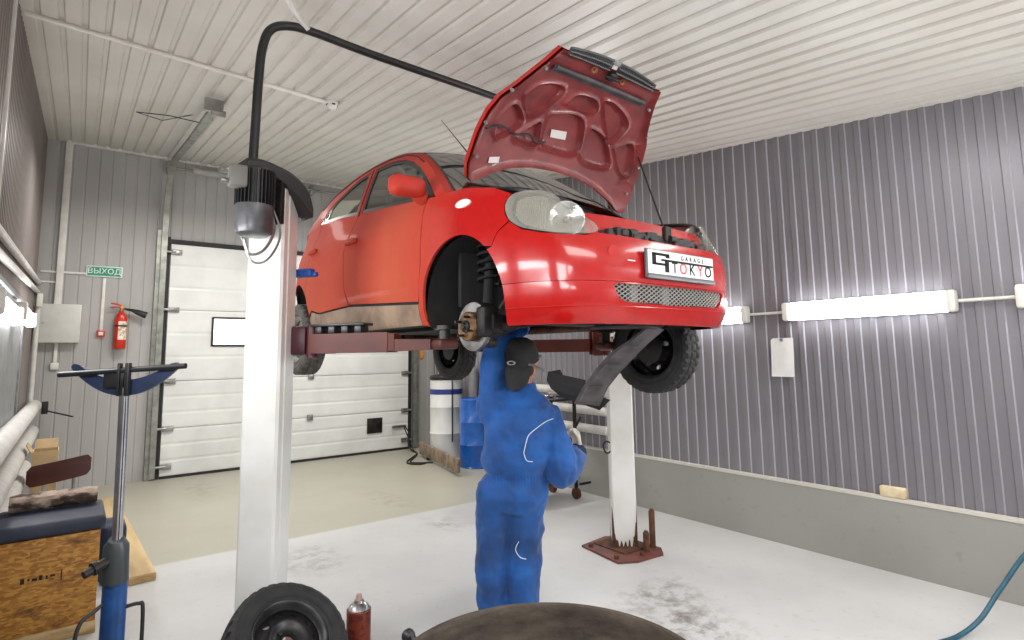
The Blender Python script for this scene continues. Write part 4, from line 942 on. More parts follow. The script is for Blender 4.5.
# grille: expanded metal mesh, dark duct behind, radiator
mb = MB(); x0 = s_of_y(.44)
for sg in (-1, 1):
    for k in range(-32, 33):
        a = None
        for t in range(17):
            z = .272 + .098 * t / 16; s = k * .034 + sg * (z - .32) * 1.75
            ok = pip((s, z), gh_)
            if ok and a is None: a = (s, z)
            if (not ok or t == 16) and a is not None:
                n = max(2, int((z - a[1]) / .02)); pts = [smap(.012)(a[0] + (s - a[0]) * q / n, a[1] + (z - a[1]) * q / n, 0) for q in range(n + 1)]
                mb.tube(pts, .0028, 4); a = None
obj('grille_mesh', mb, mat('mesh_grey', hexlin(168, 166, 162), .45, .3), bu, 0)
obj('radiator', MB().grid(lambda u, v: smap(.10)(-x0 + 2 * x0 * u, .26 + .12 * v, 0), 30, 2), M_LINER, CAR)
for y in (-.22, .02): obj('radiator_bracket', MB().box((.60, y, .325), (.03, .05, .11)), M_GREYP, CAR, 0)
obj('bumper_cap', MB().cyl(Vector(body(s_of_y(.42), .505, .0)), Vector(body(s_of_y(.42), .505, -.002)), .028, 24), M_CAR, bu)
obj('dent_mark', MB().bbox(Vector(body(s_of_y(.32), .47, -.001)), (.004, .05, .006), .002), M_WHITE, bu)
# ---- number plate
PLT = Vector((.716, .018, .465)); Mp = frame(PLT, (0, 1, 0), (0, 0, 1))
pl = obj('number_plate', MB().bbox(Mp @ Vector((0, .006, .003)), (.006, .52, .112), .002), mat('plate_white', hexlin(226, 226, 226), .4, c2=hexlin(220, 220, 220)), bu)
fr = MB().bbox(Mp @ Vector((0, -.0, -.006)), (.014, .535, .135), .004).bbox(Mp @ Vector((0, -.060, .003)), (.014, .535, .024), .004)
obj('plate_frame', fr, mat('plate_frame_grey', hexlin(92, 92, 96), .4), pl)
M_PB = mat('plate_black', hexlin(8, 8, 8), .6, spec=.2); M_PR = mat('plate_red', hexlin(206, 40, 40), .5)
def uv(u, v): return Vector((-.26 + .52 * u, .062 - .102 * v, .0068))
lg = MB()
for u0, u1, v0, v1 in ((.05, .30, .12, .24), (.05, .105, .12, .68), (.05, .285, .57, .68), (.245, .30, .12, .31), (.18, .99, .375, .475), (.23, .29, .375, .97)):
    a, b = uv(u0, v0), uv(u1, v1); lg.box(Mp @ ((a + b) / 2), (.0012, abs(b.x - a.x), abs(b.y - a.y)))
obj('logo', lg, M_PB, pl, 0)
text('lettering', 'GARAGE', .030, Mp @ Matrix.Translation(uv(.655, .225)), M_PB, pl, .0006, space=1.95, bold=.012)
xs = (.375, .505, .645, .775, .905)
for ch, u, m in zip('TOKYO', xs, (M_PB, M_PR, M_PB, M_PR, M_PB)): text('lettering', ch, .074, Mp @ Matrix.Translation(uv(u, .735)), m, pl, .0006, bold=.012)
# ---- roof, windscreen, hatch: one loft across the rails
RL = crom(rail, 5)
def loft(i0, i1, v0, v1, off=0., nv=17):
    rings = []
    for i in range(i0, i1 + 1):
        x, z = RL[i]; a = RL[max(i - 1, 0)]; b = RL[min(i + 1, len(RL) - 1)]
        tx, tz = b[0] - a[0], b[1] - a[1]; L = math.hypot(tx, tz); nx, nz = -tz / L, tx / L
        if nz < 0: nx, nz = -nx, -nz
        y = gy(x, z); cr = .125 - .065 * min(1, max(0, (-.1 - x) / .9)) + .03 * min(1, max(0, (-1.9 - x) / .6)); rings.append([])
        for k in range(nv):
            v = v0 + (v1 - v0) * k / (nv - 1); h = cr * (1 - v * v) - off
            rings[-1].append((x + nx * h, y * v * (1 - .03 * off), z + nz * h))
    return MB().grid(lambda u, v: rings[round(u * (len(rings) - 1))][round(v * (nv - 1))], len(rings), nv)
nR = len(RL) - 1; iw = 24; ih = nR - 18
obj('roof', loft(iw, ih, -1, 1).merge(loft(0, iw, -1, -.93, nv=4)).merge(loft(0, iw, .93, 1, nv=4)).merge(loft(ih, nR, -1, -.9, nv=4)).merge(loft(ih, nR, .9, 1, nv=4)), M_CAR, CAR, 40)
obj('headliner', loft(iw + 1, ih, -.96, .96, .03), mat('headliner_grey', hexlin(150, 148, 142), .9), CAR, 40)
ws = obj('windscreen', loft(0, iw, -.93, .93, .004), M_WSGLASS, CAR, 40)
obj('windscreen_seal', loft(iw - 1, iw, -.94, .94, -.001).merge(loft(0, iw, -.945, -.925, -.001, 3)).merge(loft(0, iw, .925, .945, -.001, 3)), M_BPLAS, ws, 40)
obj('hatch_glass', loft(ih, nR, -.9, .9, .004), M_GLASS, CAR, 40)
cw = MB(); r0 = [Vector(RL[0][:1] + (0,) + RL[0][1:])]
obj('cowl', MB().grid(lambda u, v: (.02 + .11 * (1 - (2 * u - 1) ** 2) - .14 * v, (-.74 + 1.48 * u), .845 + .05 * v + .03 * (1 - (2 * u - 1) ** 2)), 21, 4), M_BPLAS, CAR)
obj('wiper', MB().tube([(-.05, .25, .935), (-.18, -.1, 1.02), (-.26, -.45, 1.055)], .008, 6), M_BPLAS, CAR)
obj('aerial', MB().tube([(-.86, -.1, 1.42), (-1.02, -.26, 1.72)], [.006, .002], 6), M_BLACK, CAR)
# ---- engine bay
obj('slam_panel', MB().grid(lambda u, v: smap(.05)((-1 + 2 * u) * s_of_y(.52), .578, 0)[:2] + (.578 + .012,) if v < .5 else tuple(Vector(smap(.10)((-1 + 2 * u) * s_of_y(.50), .6, 0)[:2] + (.705,))), 24, 2), M_CAR, CAR)
obj('slam_panel_top', MB().grid(lambda u, v: tuple(Vector(smap(.10 + .10 * v)((-1 + 2 * u) * s_of_y(.50), .6, 0)[:2] + (.705 + .012 * v,))), 24, 2), M_HOODIN, CAR)
ck = MB(); rnd = random.Random(11)
for k in range(26):
    s = -s_of_y(.40) + 2 * s_of_y(.40) * (k + rnd.random() * .8) / 26; c = Vector(smap(.045)(s, .6, 0)); c.z = .594 + .028 * rnd.random()
    if rnd.random() < .5: ck.bbox(c, (.03 + .03 * rnd.random(), .02 + .04 * rnd.random(), .02 + .035 * rnd.random()), .006)
    else: ck.cyl(c + Vector((0, -.02, 0)), c + Vector((.0, .03, .02 * rnd.random())), .012 + .014 * rnd.random(), 10)
ck.tube([Vector(smap(.05)(s, .6, 0)) + Vector((0, 0, .012 + .01 * math.sin(s * 23))) for s in [-s_of_y(.43) + 2 * s_of_y(.43) * q / 40 for q in range(41)]], .009, 8)
obj('latch_and_clips', ck, M_BLACK, CAR, 30)
obj('latch', MB().bbox((.630, .03, .640), (.03, .05, .08), .01).cyl((.645, .03, .615), (.645, .07, .615), .018, 12), M_DKMET, CAR)
for side in (-1, 1):
    pts = [(.50, side * .50, .745), (.42, side * .58, .79), (.30, side * .655, .83), (.10, side * .70, .868), (-.05, side * .715, .885)]
    obj('bay_seal', MB().tube(bez(pts, 5), .013, 8), M_BPLAS, CAR)
    obj('inner_fender', MB().grid(lambda u, v: (lambda p: (p[0], p[1] * (1 - .12 * v), p[2] - .10 * v))(bez(pts, 5)[round(u * 20)]), 21, 3), M_HOODIN, CAR)
obj('engine', MB().bbox((.20, .10, .60), (.42, .62, .26), .04).bbox((.22, .05, .72), (.30, .50, .06), .03).bbox((.18, -.38, .55), (.34, .26, .30), .04).cyl((.42, -.3, .62), (.42, .3, .62), .05), M_UNDER, CAR)
obj('firewall', MB().bbox((-.16, 0, .58), (.03, 1.36, .55), .01), M_LINER, CAR)
# ---- underbody
ub = MB().bbox((-1.17, 0, .245), (1.66, 1.46, .03), .01).bbox((-2.4, 0, .30), (.85, .86, .05), .01).bbox((.13, 0, .255), (.9, .84, .03), .01)
for y in (-.5, .5): ub.bbox((-1.1, y, .225), (1.6, .09, .04), .01)
obj('floor_pan', ub, M_UNDER, CAR)
obj('subframe', MB().bbox((.12, 0, .235), (.12, .95, .06), .025).bbox((.42, .05, .235), (.22, .6, .05), .02).tube(bez([(.5, -.5, .235), (.3, -.42, .225), (.05, -.4, .23), (-.2, -.3, .235)], 5), .028, 8), M_DKMET, CAR)
obj('exhaust_pipe', MB().tube(bez([(.35, .1, .22), (.0, .08, .215), (-.5, .02, .205), (-1.5, .05, .19), (-2.1, .15, .2)], 6), .026, 12).tube([(-2.1, .2, .2), (-2.15, .2, .2), (-2.6, .2, .22), (-2.65, .2, .22)], [.03, .09, .09, .03], 14), M_RUST, CAR)
obj('oil_pan', MB().bbox((.24, .16, .225), (.3, .34, .06), .02), M_UNDER, CAR)
obj('rear_beam', MB().cyl((-2.3, -.6, .22), (-2.3, .6, .22), .035, 12), M_DKMET, CAR)
# ---- undertray hanging down from the front bumper
strip = [((.60, -.12, .185), (.645, -.04, .168)), ((.52, -.155, .12), (.57, -.07, .105)), ((.437, -.20, .06), (.504, -.09, .043)), ((.37, -.235, -.02), (.44, -.125, -.03)), ((.307, -.267, -.11), (.381, -.160, -.112)), ((.25, -.27, -.19), (.325, -.165, -.205))]
us = MB(); n = len(strip)
def strip_pt(u, v):
    i = min(int(u * (n - 1)), n - 2); f = u * (n - 1) - i
    e = [Vector(strip[i][k]).lerp(Vector(strip[i + 1][k]), f) for k in (0, 1)]
    return e[0].lerp(e[1], v) + Vector((.5, -.6, .4)) * (.022 * (1 if .2 < v < .8 else 0) * (.25 if round(u * 40) % 10 < 2 else 1))
us.grid(strip_pt, 41, 9)
ut = obj('undertray', us, M_GPLAS, CAR, 40)
fl_ = MB()
A, B, C_, D_ = Vector((.055, -.262, -.035)), Vector((.27, -.20, -.075)), Vector((.325, -.165, -.225)), Vector((.11, -.225, -.165))
flp = [(A + (B - A) * 0, 0)]
fl_.grid(lambda u, v: (A + (B - A) * u) * (1 - v) + (D_ + (C_ - D_) * u) * v + Vector((-.02, -.05, 0)) * min(1, 3 * min(v, 1 - v)) * .6, 14, 13)
fl_.grid(lambda u, v: (D_ + (C_ - D_) * u) + Vector((.03, .05, .05)) * v, 14, 3)
fl_.grid(lambda u, v: (A + (D_ - A) * u) + Vector((.03, .06, .01)) * v, 6, 3)
obj('undertray_flap', fl_, M_LINER, ut, 25)
obj('flap_rod', MB().tube([(.03, -.27, -.03), (-.03, -.295, .0), (-.055, -.30, .003)], .006, 8), M_STEEL, ut)
# ---- cabin
M_SEAT = mat('seat_cloth_grey', hexlin(70, 70, 72), .9, c2=hexlin(54, 54, 57), scale=20)
for y in (-.36, .36):
    st = obj('front_seat', MB().bbox((-1.0, y, .48), (.5, .48, .16), .06).bbox((-1.28, y, .80), (.13, .46, .60), .055, Matrix.Rotation(-.28, 3, 'Y')), M_SEAT, CAR)
    obj('headrest', MB().bbox((-1.40, y, 1.17), (.09, .26, .16), .04, Matrix.Rotation(-.2, 3, 'Y')), M_SEAT, st)
obj('rear_seat', MB().bbox((-1.85, 0, .50), (.5, 1.2, .16), .06).bbox((-2.12, 0, .84), (.14, 1.2, .52), .055, Matrix.Rotation(-.3, 3, 'Y')), M_SEAT, CAR)
obj('dashboard', MB().bbox((-.36, 0, .80), (.42, 1.38, .22), .07), M_BPLAS, CAR)
obj('steering_wheel', MB().tube([Vector((-.66, -.36, .86)) + Matrix.Rotation(-.45, 3, 'Y') @ Vector((0, .18 * math.cos(a), .18 * math.sin(a))) for a in [2 * PI * k / 28 for k in range(29)]], .014, 8).cyl((-.55, -.36, .80), (-.66, -.36, .86), .03), M_BPLAS, CAR)
# ---- hood, propped open
HP0 = Vector((-.15, 0, 1.005)); Hs = Vector((.516, 0, .585)).normalized(); Hn = Vector((-Hs.z, 0, Hs.x))
hw = [(-.02, .628), (0, .635), (.07, .655), (.24, .645), (.36, .625), (.45, .59), (.53, .53), (.62, .478), (.70, .435), (.785, .40)]
def hwid(s): return lerp_tab(hw, s)
def hh(s, t):
    e = .065 * math.sin(PI * min(max(s / .80, 0), 1)); c = lerp_tab([(0, .07), (.3, .075), (.6, .06), (.82, .015)], s)
    return e + c * (1 - (t / max(hwid(s), .1)) ** 2)
def hpt(s, t, h=0.): return HP0 + Hs * s + Vector((0, t, 0)) + Hn * (hh(s, t) + h)
outl = [(s, -w) for s, w in hw] + [(.783, -.33), (.785, -.15), (.786, 0), (.785, .15), (.783, .33)] + [(s, w) for s, w in reversed(hw)]
rear = [(-.02, .60), (.03, .50), (.085, .35), (.112, .18), (.12, 0), (.112, -.18), (.085, -.35), (.03, -.50), (-.02, -.60)]
outl = outl[1:-1] + rear
def real(poly):
    out = []
    for s, t in poly:
        h = 0
        for _ in range(6): h = hh(s, t + .93 * h)
        out.append((s - .21 * h, t + .93 * h))
    return out
rec = [[(.51, -.507), (.583, -.447), (.62, -.322), (.593, -.274), (.486, -.329), (.403, -.419), (.451, -.486)],
       [(.28, -.605), (.371, -.602), (.451, -.545), (.398, -.468), (.34, -.467), (.239, -.566)],
       [(.278, -.476), (.392, -.361), (.367, -.325), (.257, -.307), (.259, -.446)],
       [(.459, -.303), (.501, -.114), (.445, -.019), (.275, .017), (.262, -.244), (.282, -.277)],
       [(.538, -.229), (.606, -.17), (.613, -.023), (.543, .013), (.53, -.133)],
       [(.628, .029), (.633, .112), (.588, .25), (.519, .315), (.406, .249), (.456, .174)],
       [(.387, .29), (.445, .413), (.352, .498), (.232, .531), (.254, .428)],
       [(.458, .033), (.42, .186), (.254, .33), (.257, .066)]]
rec = [real(p) for p in rec]
rec = [[tuple(v) for v in crom(p + p[:1], 4)[:-1]] for p in rec]
def rdepth(s, t):
    for p in rec:
        d = polyd((s, t), p)
        if pip((s, t), p): return -.012 + .034 * min(1, d / .014)
        if d < .016: return -.012 * (1 - d / .016)
    return 0.
HD = obj('hood', sheet(*fill(outl, (), .03), lambda s, t, o: hpt(s, t, .040 - o * 1.6), .02), M_CAR, CAR, 40)
ext = []
for p in rec:
    for dd2 in (0., .014, .007, -.016): ext += [tuple(q) for q in resamp(inset_poly(p, dd2) if dd2 else p, .012)]
V, T = fill(inset_poly(outl, .004), (), .02, ext)
ui = sheet(V, T, lambda s, t, o: hpt(s, t, rdepth(s, t) + .012 - .03 * max(0, 1 - polyd((s, t), outl) / .02)), 0)
hi = obj('inner_panel', ui, M_HOODIN, HD, 60)
def deco(name, poly, h, m, th=.003):
    mb = MB().add([hpt(s, t, h) for s, t in poly] + [hpt(s, t, h - th) for s, t in poly], [tuple(range(len(poly))), tuple(range(2 * len(poly) - 1, len(poly) - 1, -1))] + [(i, (i + 1) % len(poly), len(poly) + (i + 1) % len(poly), len(poly) + i) for i in range(len(poly))])
    return obj(name, mb, m, HD, 0)
deco('sticker', real([(.373, -.23), (.385, -.112), (.337, -.099), (.327, -.215)]), .030, mat('sticker_pale', hexlin(214, 206, 204), .5))
deco('sticker', real([(.135, -.565), (.149, -.506), (.115, -.496), (.102, -.555)]), .006, mat('sticker_pale', hexlin(214, 206, 204), .5))
# front stiffening channel, latch striker and rubber buffers
ch = MB()
ch.tube([hpt(.705 - .1 * (t / .45) ** 2 * 0 - .02, t, -.004) for t in [-.36 + .72 * k / 16 for k in range(17)]], .014, 8)
ch.grid(lambda u, v: hpt(.70 - .045 * v, -.37 + .74 * u, -.006 + .01 * v), 18, 3)
obj('stiffener', ch, M_GPLAS, HD)
obj('striker', MB().bbox(hpt(.745, .02, -.015), (.05, .06, .04), .01, frame((0, 0, 0), Hs, (0, 1, 0)).to_3x3()).tube([hpt(.74, -.02, -.02), hpt(.745, .0, -.05), hpt(.745, .05, -.05), hpt(.74, .07, -.02)], .007, 6), M_DKMET, HD)
for t in (-.11, .12): obj('clip', MB().lathe([(.018, 0), (.018, .012), (.009, .012)], o=hpt(.745, t, -.012), n=14, M=Hn.to_track_quat('Z', 'Y').to_matrix()), mat('clip_brass', hexlin(180, 130, 90), .4, .4), HD)
for s, t in ((.50, -.55), (.66, -.42), (.30, -.62), (.12, -.61), (.50, .55), (.66, .42), (.30, .62), (.12, .61)): obj('rubber_buffer', MB().cyl(hpt(s, t, .0), hpt(s, t, -.016), .009, 10), M_GREYP, HD)
# upper grille halves carried by the hood
gm = MB()
def gpt(u, w, sg, h=0.): return hpt(.772 + .055 * w - (.006 + .022 * w) * u * u, sg * (.028 + .315 * u), -.004 + .012 * w + h)
for sg in (-1, 1):
    for k in range(22): gm.tube([gpt(k / 21, w, sg, -.006) for w in (0, .5, 1)], .0055, 4)
    for w in (.02, .5, 1.): gm.tube([gpt(k / 8, w, sg, -.006) for k in range(9)], .007, 6)
    gm.grid(lambda u, v: gpt(u, v, sg, .006), 10, 3)
gr = obj('upper_grille', gm, M_BPLAS, HD, 0)
obj('badge', MB().bbox(hpt(.822, .0, .004), (.012, .07, .03), .006, frame((0, 0, 0), Hn, (0, 1, 0)).to_3x3()), M_GREYP, gr)
hoses = MB().tube(bez([hpt(.27, -.60, -.004), hpt(.30, -.50, -.006), hpt(.275, -.38, -.012), hpt(.29, -.28, -.006), hpt(.262, -.22, -.012), hpt(.27, -.14, -.004)], 6), .006, 6)
obj('washer_hose', hoses, M_BLACK, HD)
obj('prop_rod', MB().tube([(.52, .185, .66), tuple(hpt(.36, .585, -.005))], .0055, 8), M_BPLAS, CAR)

# ------------------------------------------------------------------ wheels
def tyre_mb(R=.287, W_=.083, ri=.178, seed=0):
    prof = [(ri, -W_ * .78), (ri + .010, -W_ * .90), (ri + .016, -W_ * .93), (ri + .018, -W_ * .97), (ri + .022, -W_ * .96), (ri + .050, -W_ * 1.03), (ri + .052, -W_ * 1.06), (ri + .058, -W_ * 1.05), (ri + .078, -W_ * 1.0), (ri + .080, -W_ * 1.01), (R - .014, -W_ * .93)]
    np_ = len(prof)
    tr = [-.80 + 1.6 * k / 14 for k in range(15)]
    full = [(r, y, 0) for r, y in prof] + [(R - .0055 * t * t, t * W_, 1) for t in tr] + [(r, -y, 0) for r, y in reversed(prof)]
    n = 204
    def P(u, v):
        i = round(v * (len(full) - 1)); k = round(u * n) % n; r, y, f = full[i]; a = 2 * PI * k / n
        if f:
            t = y / W_; j = i - np_
            groove = j in (4, 10) or (abs(t) > .34 and (k + int(abs(t) * 5)) % 6 < 2) or (abs(t) <= .34 and (k + int(t * 7) + 3) % 6 < 1)
            if groove: r -= .0085
        elif i in (np_ - 1, len(full) - np_) and k % 6 < 2: r -= .007
        return (r * math.cos(a), y, r * math.sin(a))
    return MB().grid(P, n, len(full), close_u=True)
def rim_mb(side, holes, R=.178, dish=.0, slots=False):
    """steel rim: barrel by lathe, face pierced by vent holes; outer face looks towards side*y"""
    y0 = .062
    lip = [(.150, -.07), (.150, -.02), (.168, y0 - .012), (.180, y0), (.186, y0 + .008), (.181, y0 + .013), (.170, y0 + .008), (.160, y0 - .01), (.150, y0 - .02)]
    mb = MB().lathe([(r, side * y) for r, y in lip], ax='Y', n=64)
    circ = lambda c, r, n=14: [(c[0] + r * math.cos(2 * PI * k / n), c[1] + r * math.sin(2 * PI * k / n)) for k in range(n)]
    hs = []
    for k in range(holes):
        a = 2 * PI * (k + .5) / holes
        if slots: hs.append([(r * math.cos(a + d), r * math.sin(a + d)) for r, d in ((.085, -.18), (.135, -.26), (.135, .26), (.085, .18))])
        else: hs.append(circ((.124 * math.cos(a), .124 * math.sin(a)), .0155))
    V, T = fill(circ((0, 0), .151, 64), hs + [circ((0, 0), .028, 20)], .012)
    def mp(x, z, o):
        r = math.hypot(x, z); h = lerp_tab([(.0, .030), (.05, .030), (.07, .036), (.095, .052), (.11, .050), (.137, .034), (.151, .030)], r)
        return (x, side * (h - dish - o), z)
    s = sheet(V, T, mp, .006); mb.merge(s); return mb
def bolts(side, r=.05, n=4, y=.036):
    b = MB()
    for k in range(n):
        a = 2 * PI * (k + .5) / n; c = Vector((r * math.cos(a), 0, r * math.sin(a)))
        b.cyl(c + Vector((0, side * y * .5, 0)), c + Vector((0, side * (y + .012), 0)), .010, 6)
    b.cyl((0, side * .0, 0), (0, side * .045, 0), .027, 20); return b
T1 = tyre_mb(); tyre_mesh = None
def car_wheel(x, y, z, side, dusty, steer=0., camber=0.):
    w = bpy.data.objects.new('wheel', None); col.objects.link(w); w.parent = CAR; w.location = (x, y, z); w.rotation_euler = (camber, 0, steer)
    t = MB(); t.v = list(T1.v); t.f = list(T1.f)
    obj('tyre', t, M_TYREDUST if dusty else M_TYRE, w, 40)
    obj('rim', rim_mb(side, 5 if dusty else 10, slots=dusty), M_RIMGRY if dusty else M_RIMBLK, w, 40)
    obj('wheel_nuts', bolts(side), M_STEEL, w)
    obj('brake_drum', MB().lathe([(0, side * .02), (.10, side * .02), (.105, side * -.03), (.10, side * -.07), (0, side * -.075)], ax='Y', n=30), M_DKMET, w)
    return w
car_wheel(-2.37, -.72, .20, -1, True)
car_wheel(-2.37, .72, .11, 1, False)
car_wheel(.0, .72, .085, 1, False, .06)
# ---- bare right front hub: disc, hub, studs, caliper, strut, arm
hub = bpy.data.objects.new('front_hub', None); col.objects.link(hub); hub.parent = CAR; hub.location = (0.005, -.70, .198); hub.rotation_euler = (0, 0, .05)
M_DISC = mat('brake_disc_steel', hexlin(112, 110, 108), .32, .8, c2=hexlin(84, 78, 74), scale=14)
obj('brake_disc', MB().lathe([(.070, -.012), (.119, -.012), (.121, -.008), (.121, .012), (.119, .016), (.070, .016)], ax='Y', n=64), M_DISC, hub, 30)
obj('hub_hat', MB().lathe([(.028, -.052), (.066, -.050), (.072, -.044), (.072, .01)], ax='Y', n=40), mat('hub_rusty_gold', hexlin(120, 90, 60), .6, .6, c2=hexlin(66, 44, 32), scale=30), hub, 30)
st = MB()
for k in range(4):
    a = PI / 4 + .3 + PI / 2 * k; c = Vector((.050 * math.cos(a), 0, .050 * math.sin(a))); st.cyl(c + Vector((0, -.04, 0)), c + Vector((0, -.085, 0)), .0065, 10)
obj('wheel_studs', st, M_DKMET, hub)
obj('hub_nut', MB().lathe([(0, -.075), (.014, -.075), (.018, -.066), (.03, -.06), (.03, -.04)], ax='Y', n=20), M_DKMET, hub)
obj('caliper', MB().bbox((.09, .01, .02), (.075, .10, .15), .02).bbox((.115, .04, .01), (.05, .07, .10), .015), M_DKMET, hub)
obj('knuckle', MB().bbox((0, .06, .02), (.10, .08, .2), .03).bbox((.0, .08, -.08), (.08, .1, .05), .02), M_DKMET, hub)
obj('strut', MB().cyl((-.02, -.60, .28), (-.06, -.55, .56), .028, 16).cyl((-.06, -.55, .52), (-.08, -.53, .70), .014, 12), M_LINER, CAR)
obj('spring', MB().tube([(-.05 + .062 * math.cos(k * .5) - .0012 * k * .1, -.56 + .062 * math.sin(k * .5), .42 + .0034 * k) for k in range(62)], .007, 6), M_LINER, CAR)
obj('control_arm', MB().tube([(0, -.62, .15), (.02, -.45, .215), (.05, -.3, .24)], [.025, .03, .025], 10).tube([(0, -.6, .15), (-.12, -.45, .21), (-.2, -.3, .24)], [.022, .026, .025], 10), M_DKMET, CAR)
obj('drive_shaft', MB().tube([(0, -.62, .2), (.02, -.5, .22), (.03, -.46, .23), (.06, -.2, .30)], [.03, .045, .018, .02], 12), M_BLACK, CAR)
obj('brake_hose', MB().tube(bez([(.10, -.64, .26), (.16, -.60, .36), (.12, -.55, .45), (.02, -.5, .48)], 6), .007, 8), M_BLACK, CAR)

# ------------------------------------------------------------------ spare wheel leaning on the left post
SW = thing('spare_wheel', 'spare wheel with black steel rim leaning against the left lift post', 'wheel', (.878, 2.97, .25))
SW.rotation_euler = (math.radians(-50), 0, math.radians(16))
t = MB(); t.v = list(T1.v); t.f = list(T1.f)
obj('tyre', t, M_TYRE, SW, 40)
ro = obj('rim', rim_mb(-1, 10), M_RIMBLK, SW, 40)
for k in range(4):
    a = PI / 2 * k + .4; obj('bolt_hole', MB().cyl((.05 * math.cos(a), -.032, .05 * math.sin(a)), (.05 * math.cos(a), -.038, .05 * math.sin(a)), .011, 12), M_BLACK, ro)
obj('hub_ring', MB().lathe([(.027, -.028), (.03, -.040), (.034, -.040), (.036, -.03)], ax='Y', n=28), M_RIMBLK, ro)
# ------------------------------------------------------------------ mechanic
def vox(o, size, smooth_it=6, wr=0., wscale=.1, sub=False, wr2=0., wscale2=.05):
    m = o.modifiers.new('r', 'REMESH'); m.mode = 'VOXEL'; m.voxel_size = size
    if smooth_it:
        m = o.modifiers.new('s', 'SMOOTH'); m.iterations = smooth_it; m.factor = .5
    for w, sc, ty in ((wr, wscale, 'CLOUDS'), (wr2, wscale2, 'MARBLE')):
        if w:
            tx = bpy.data.textures.new('folds', ty); tx.noise_scale = sc; tx.noise_depth = 2
            if ty == 'MARBLE': tx.turbulence = 9.; tx.marble_type = 'SOFT'
            m = o.modifiers.new('d', 'DISPLACE'); m.texture = tx; m.strength = w; m.mid_level = .5; m.texture_coords = 'LOCAL'
    return modified(o)
def ell(c, rx, ry, axx, axy, n=20): return [Vector(c) + axx * rx * math.cos(2 * PI * k / n) + axy * ry * math.sin(2 * PI * k / n) for k in range(n)]
PR = Vector((.797, -.604, 0)); PF = Vector((.604, .797, 0)); UP = Vector((0, 0, 1))   # person right, forward, up
BASE = Vector((1.93, 2.59, 0)); KS = .88
PSN = thing('person', 'mechanic in blue coveralls and a black cap reaching up under the red car', 'person', BASE)
L = lambda p: Vector((0, 0, 1.62)).lerp(Vector(p), KS) - BASE
def Zs(z): return 1.62 + (z - 1.62) * KS
def P3(r, f, z): return PR * (r * KS) + PF * f + Vector((0, 0, Zs(z)))       # in the person's own axes
M_SKIN = mat('skin', hexlin(204, 142, 116), .5, c2=hexlin(188, 120, 98), scale=12)
def cloth():
    nt = NT('coverall_blue'); b = nt.new('ShaderNodeBsdfPrincipled'); b.inputs['Roughness'].default_value = .75; b.inputs['Sheen Weight'].default_value = .15
    tc = nt.new('ShaderNodeTexCoord'); sx = nt.new('ShaderNodeSeparateXYZ'); nt.link(tc.outputs['Object'], sx.inputs[0])
    n = noise_tex(nt, 5.5, 6, .6)
    c = mixc(nt, ramp(nt, n, [(.35, (0, 0, 0)), (.68, (1, 1, 1))]), hexlin(6, 84, 160), hexlin(4, 56, 114))
    # worn dark seat and thighs
    mr = nt.new('ShaderNodeMapRange'); mr.inputs[1].default_value = .85; mr.inputs[2].default_value = .62; nt.link(sx.outputs[2], mr.inputs[0])
    m2 = nt.new('ShaderNodeMapRange'); m2.inputs[1].default_value = .22; m2.inputs[2].default_value = .5; nt.link(sx.outputs[2], m2.inputs[0])
    k = nt.new('ShaderNodeMath', operation='MULTIPLY'); nt.link(mr.outputs[0], k.inputs[0]); nt.link(m2.outputs[0], k.inputs[1])
    k2 = nt.new('ShaderNodeMath', operation='MULTIPLY'); nt.link(k.outputs[0], k2.inputs[0]); nt.link(ramp(nt, noise_tex(nt, 3., 4), [(.35, (.1, .1, .1)), (.65, (.85, .85, .85))]), k2.inputs[1])
    c = mixc(nt, k2.outputs[0], c, hexlin(18, 40, 72))
    nt.link(c, b.inputs['Base Color'])
    w = nt.new('ShaderNodeTexNoise'); w.noise_type = 'RIDGED_MULTIFRACTAL'; w.inputs['Scale'].default_value = 5.; w.inputs['Detail'].default_value = 3; w.inputs['Distortion'].default_value = .8
    mp = nt.new('ShaderNodeMapping'); mp.inputs['Scale'].default_value = (1, 1, .55); nt.link(tc.outputs['Object'], mp.inputs[0]); nt.link(mp.outputs[0], w.inputs[0])
    bp = nt.new('ShaderNodeBump'); bp.inputs['Strength'].default_value = .6; bp.inputs['Distance'].default_value = .03; nt.link(w.outputs[0], bp.inputs['Height']); nt.link(bp.outputs[0], b.inputs['Normal'])
    nt.link(b.outputs[0], nt.out.inputs[0]); return nt.m
M_CLOTH = cloth()
# joints measured from the photo (world), turned into the person's frame
hipL, hipR = Vector((-.045, .034, .90)), Vector((.088, -.07, .90))
kneeL, kneeR = Vector((-.064, .052, .52)), Vector((.062, -.050, .52))
ankL, ankR = Vector((-.070, .058, .09)), Vector((.058, -.046, .09))
shL, shR = Vector((-.060, .048, 1.300)), Vector((.172, -.135, 1.262))
elL, wrL = Vector((-.012, .081, 1.62)), Vector((.077, .064, 1.705))
elR, wrR = Vector((.225, -.20, .975)), Vector((.405, -.135, 1.05))
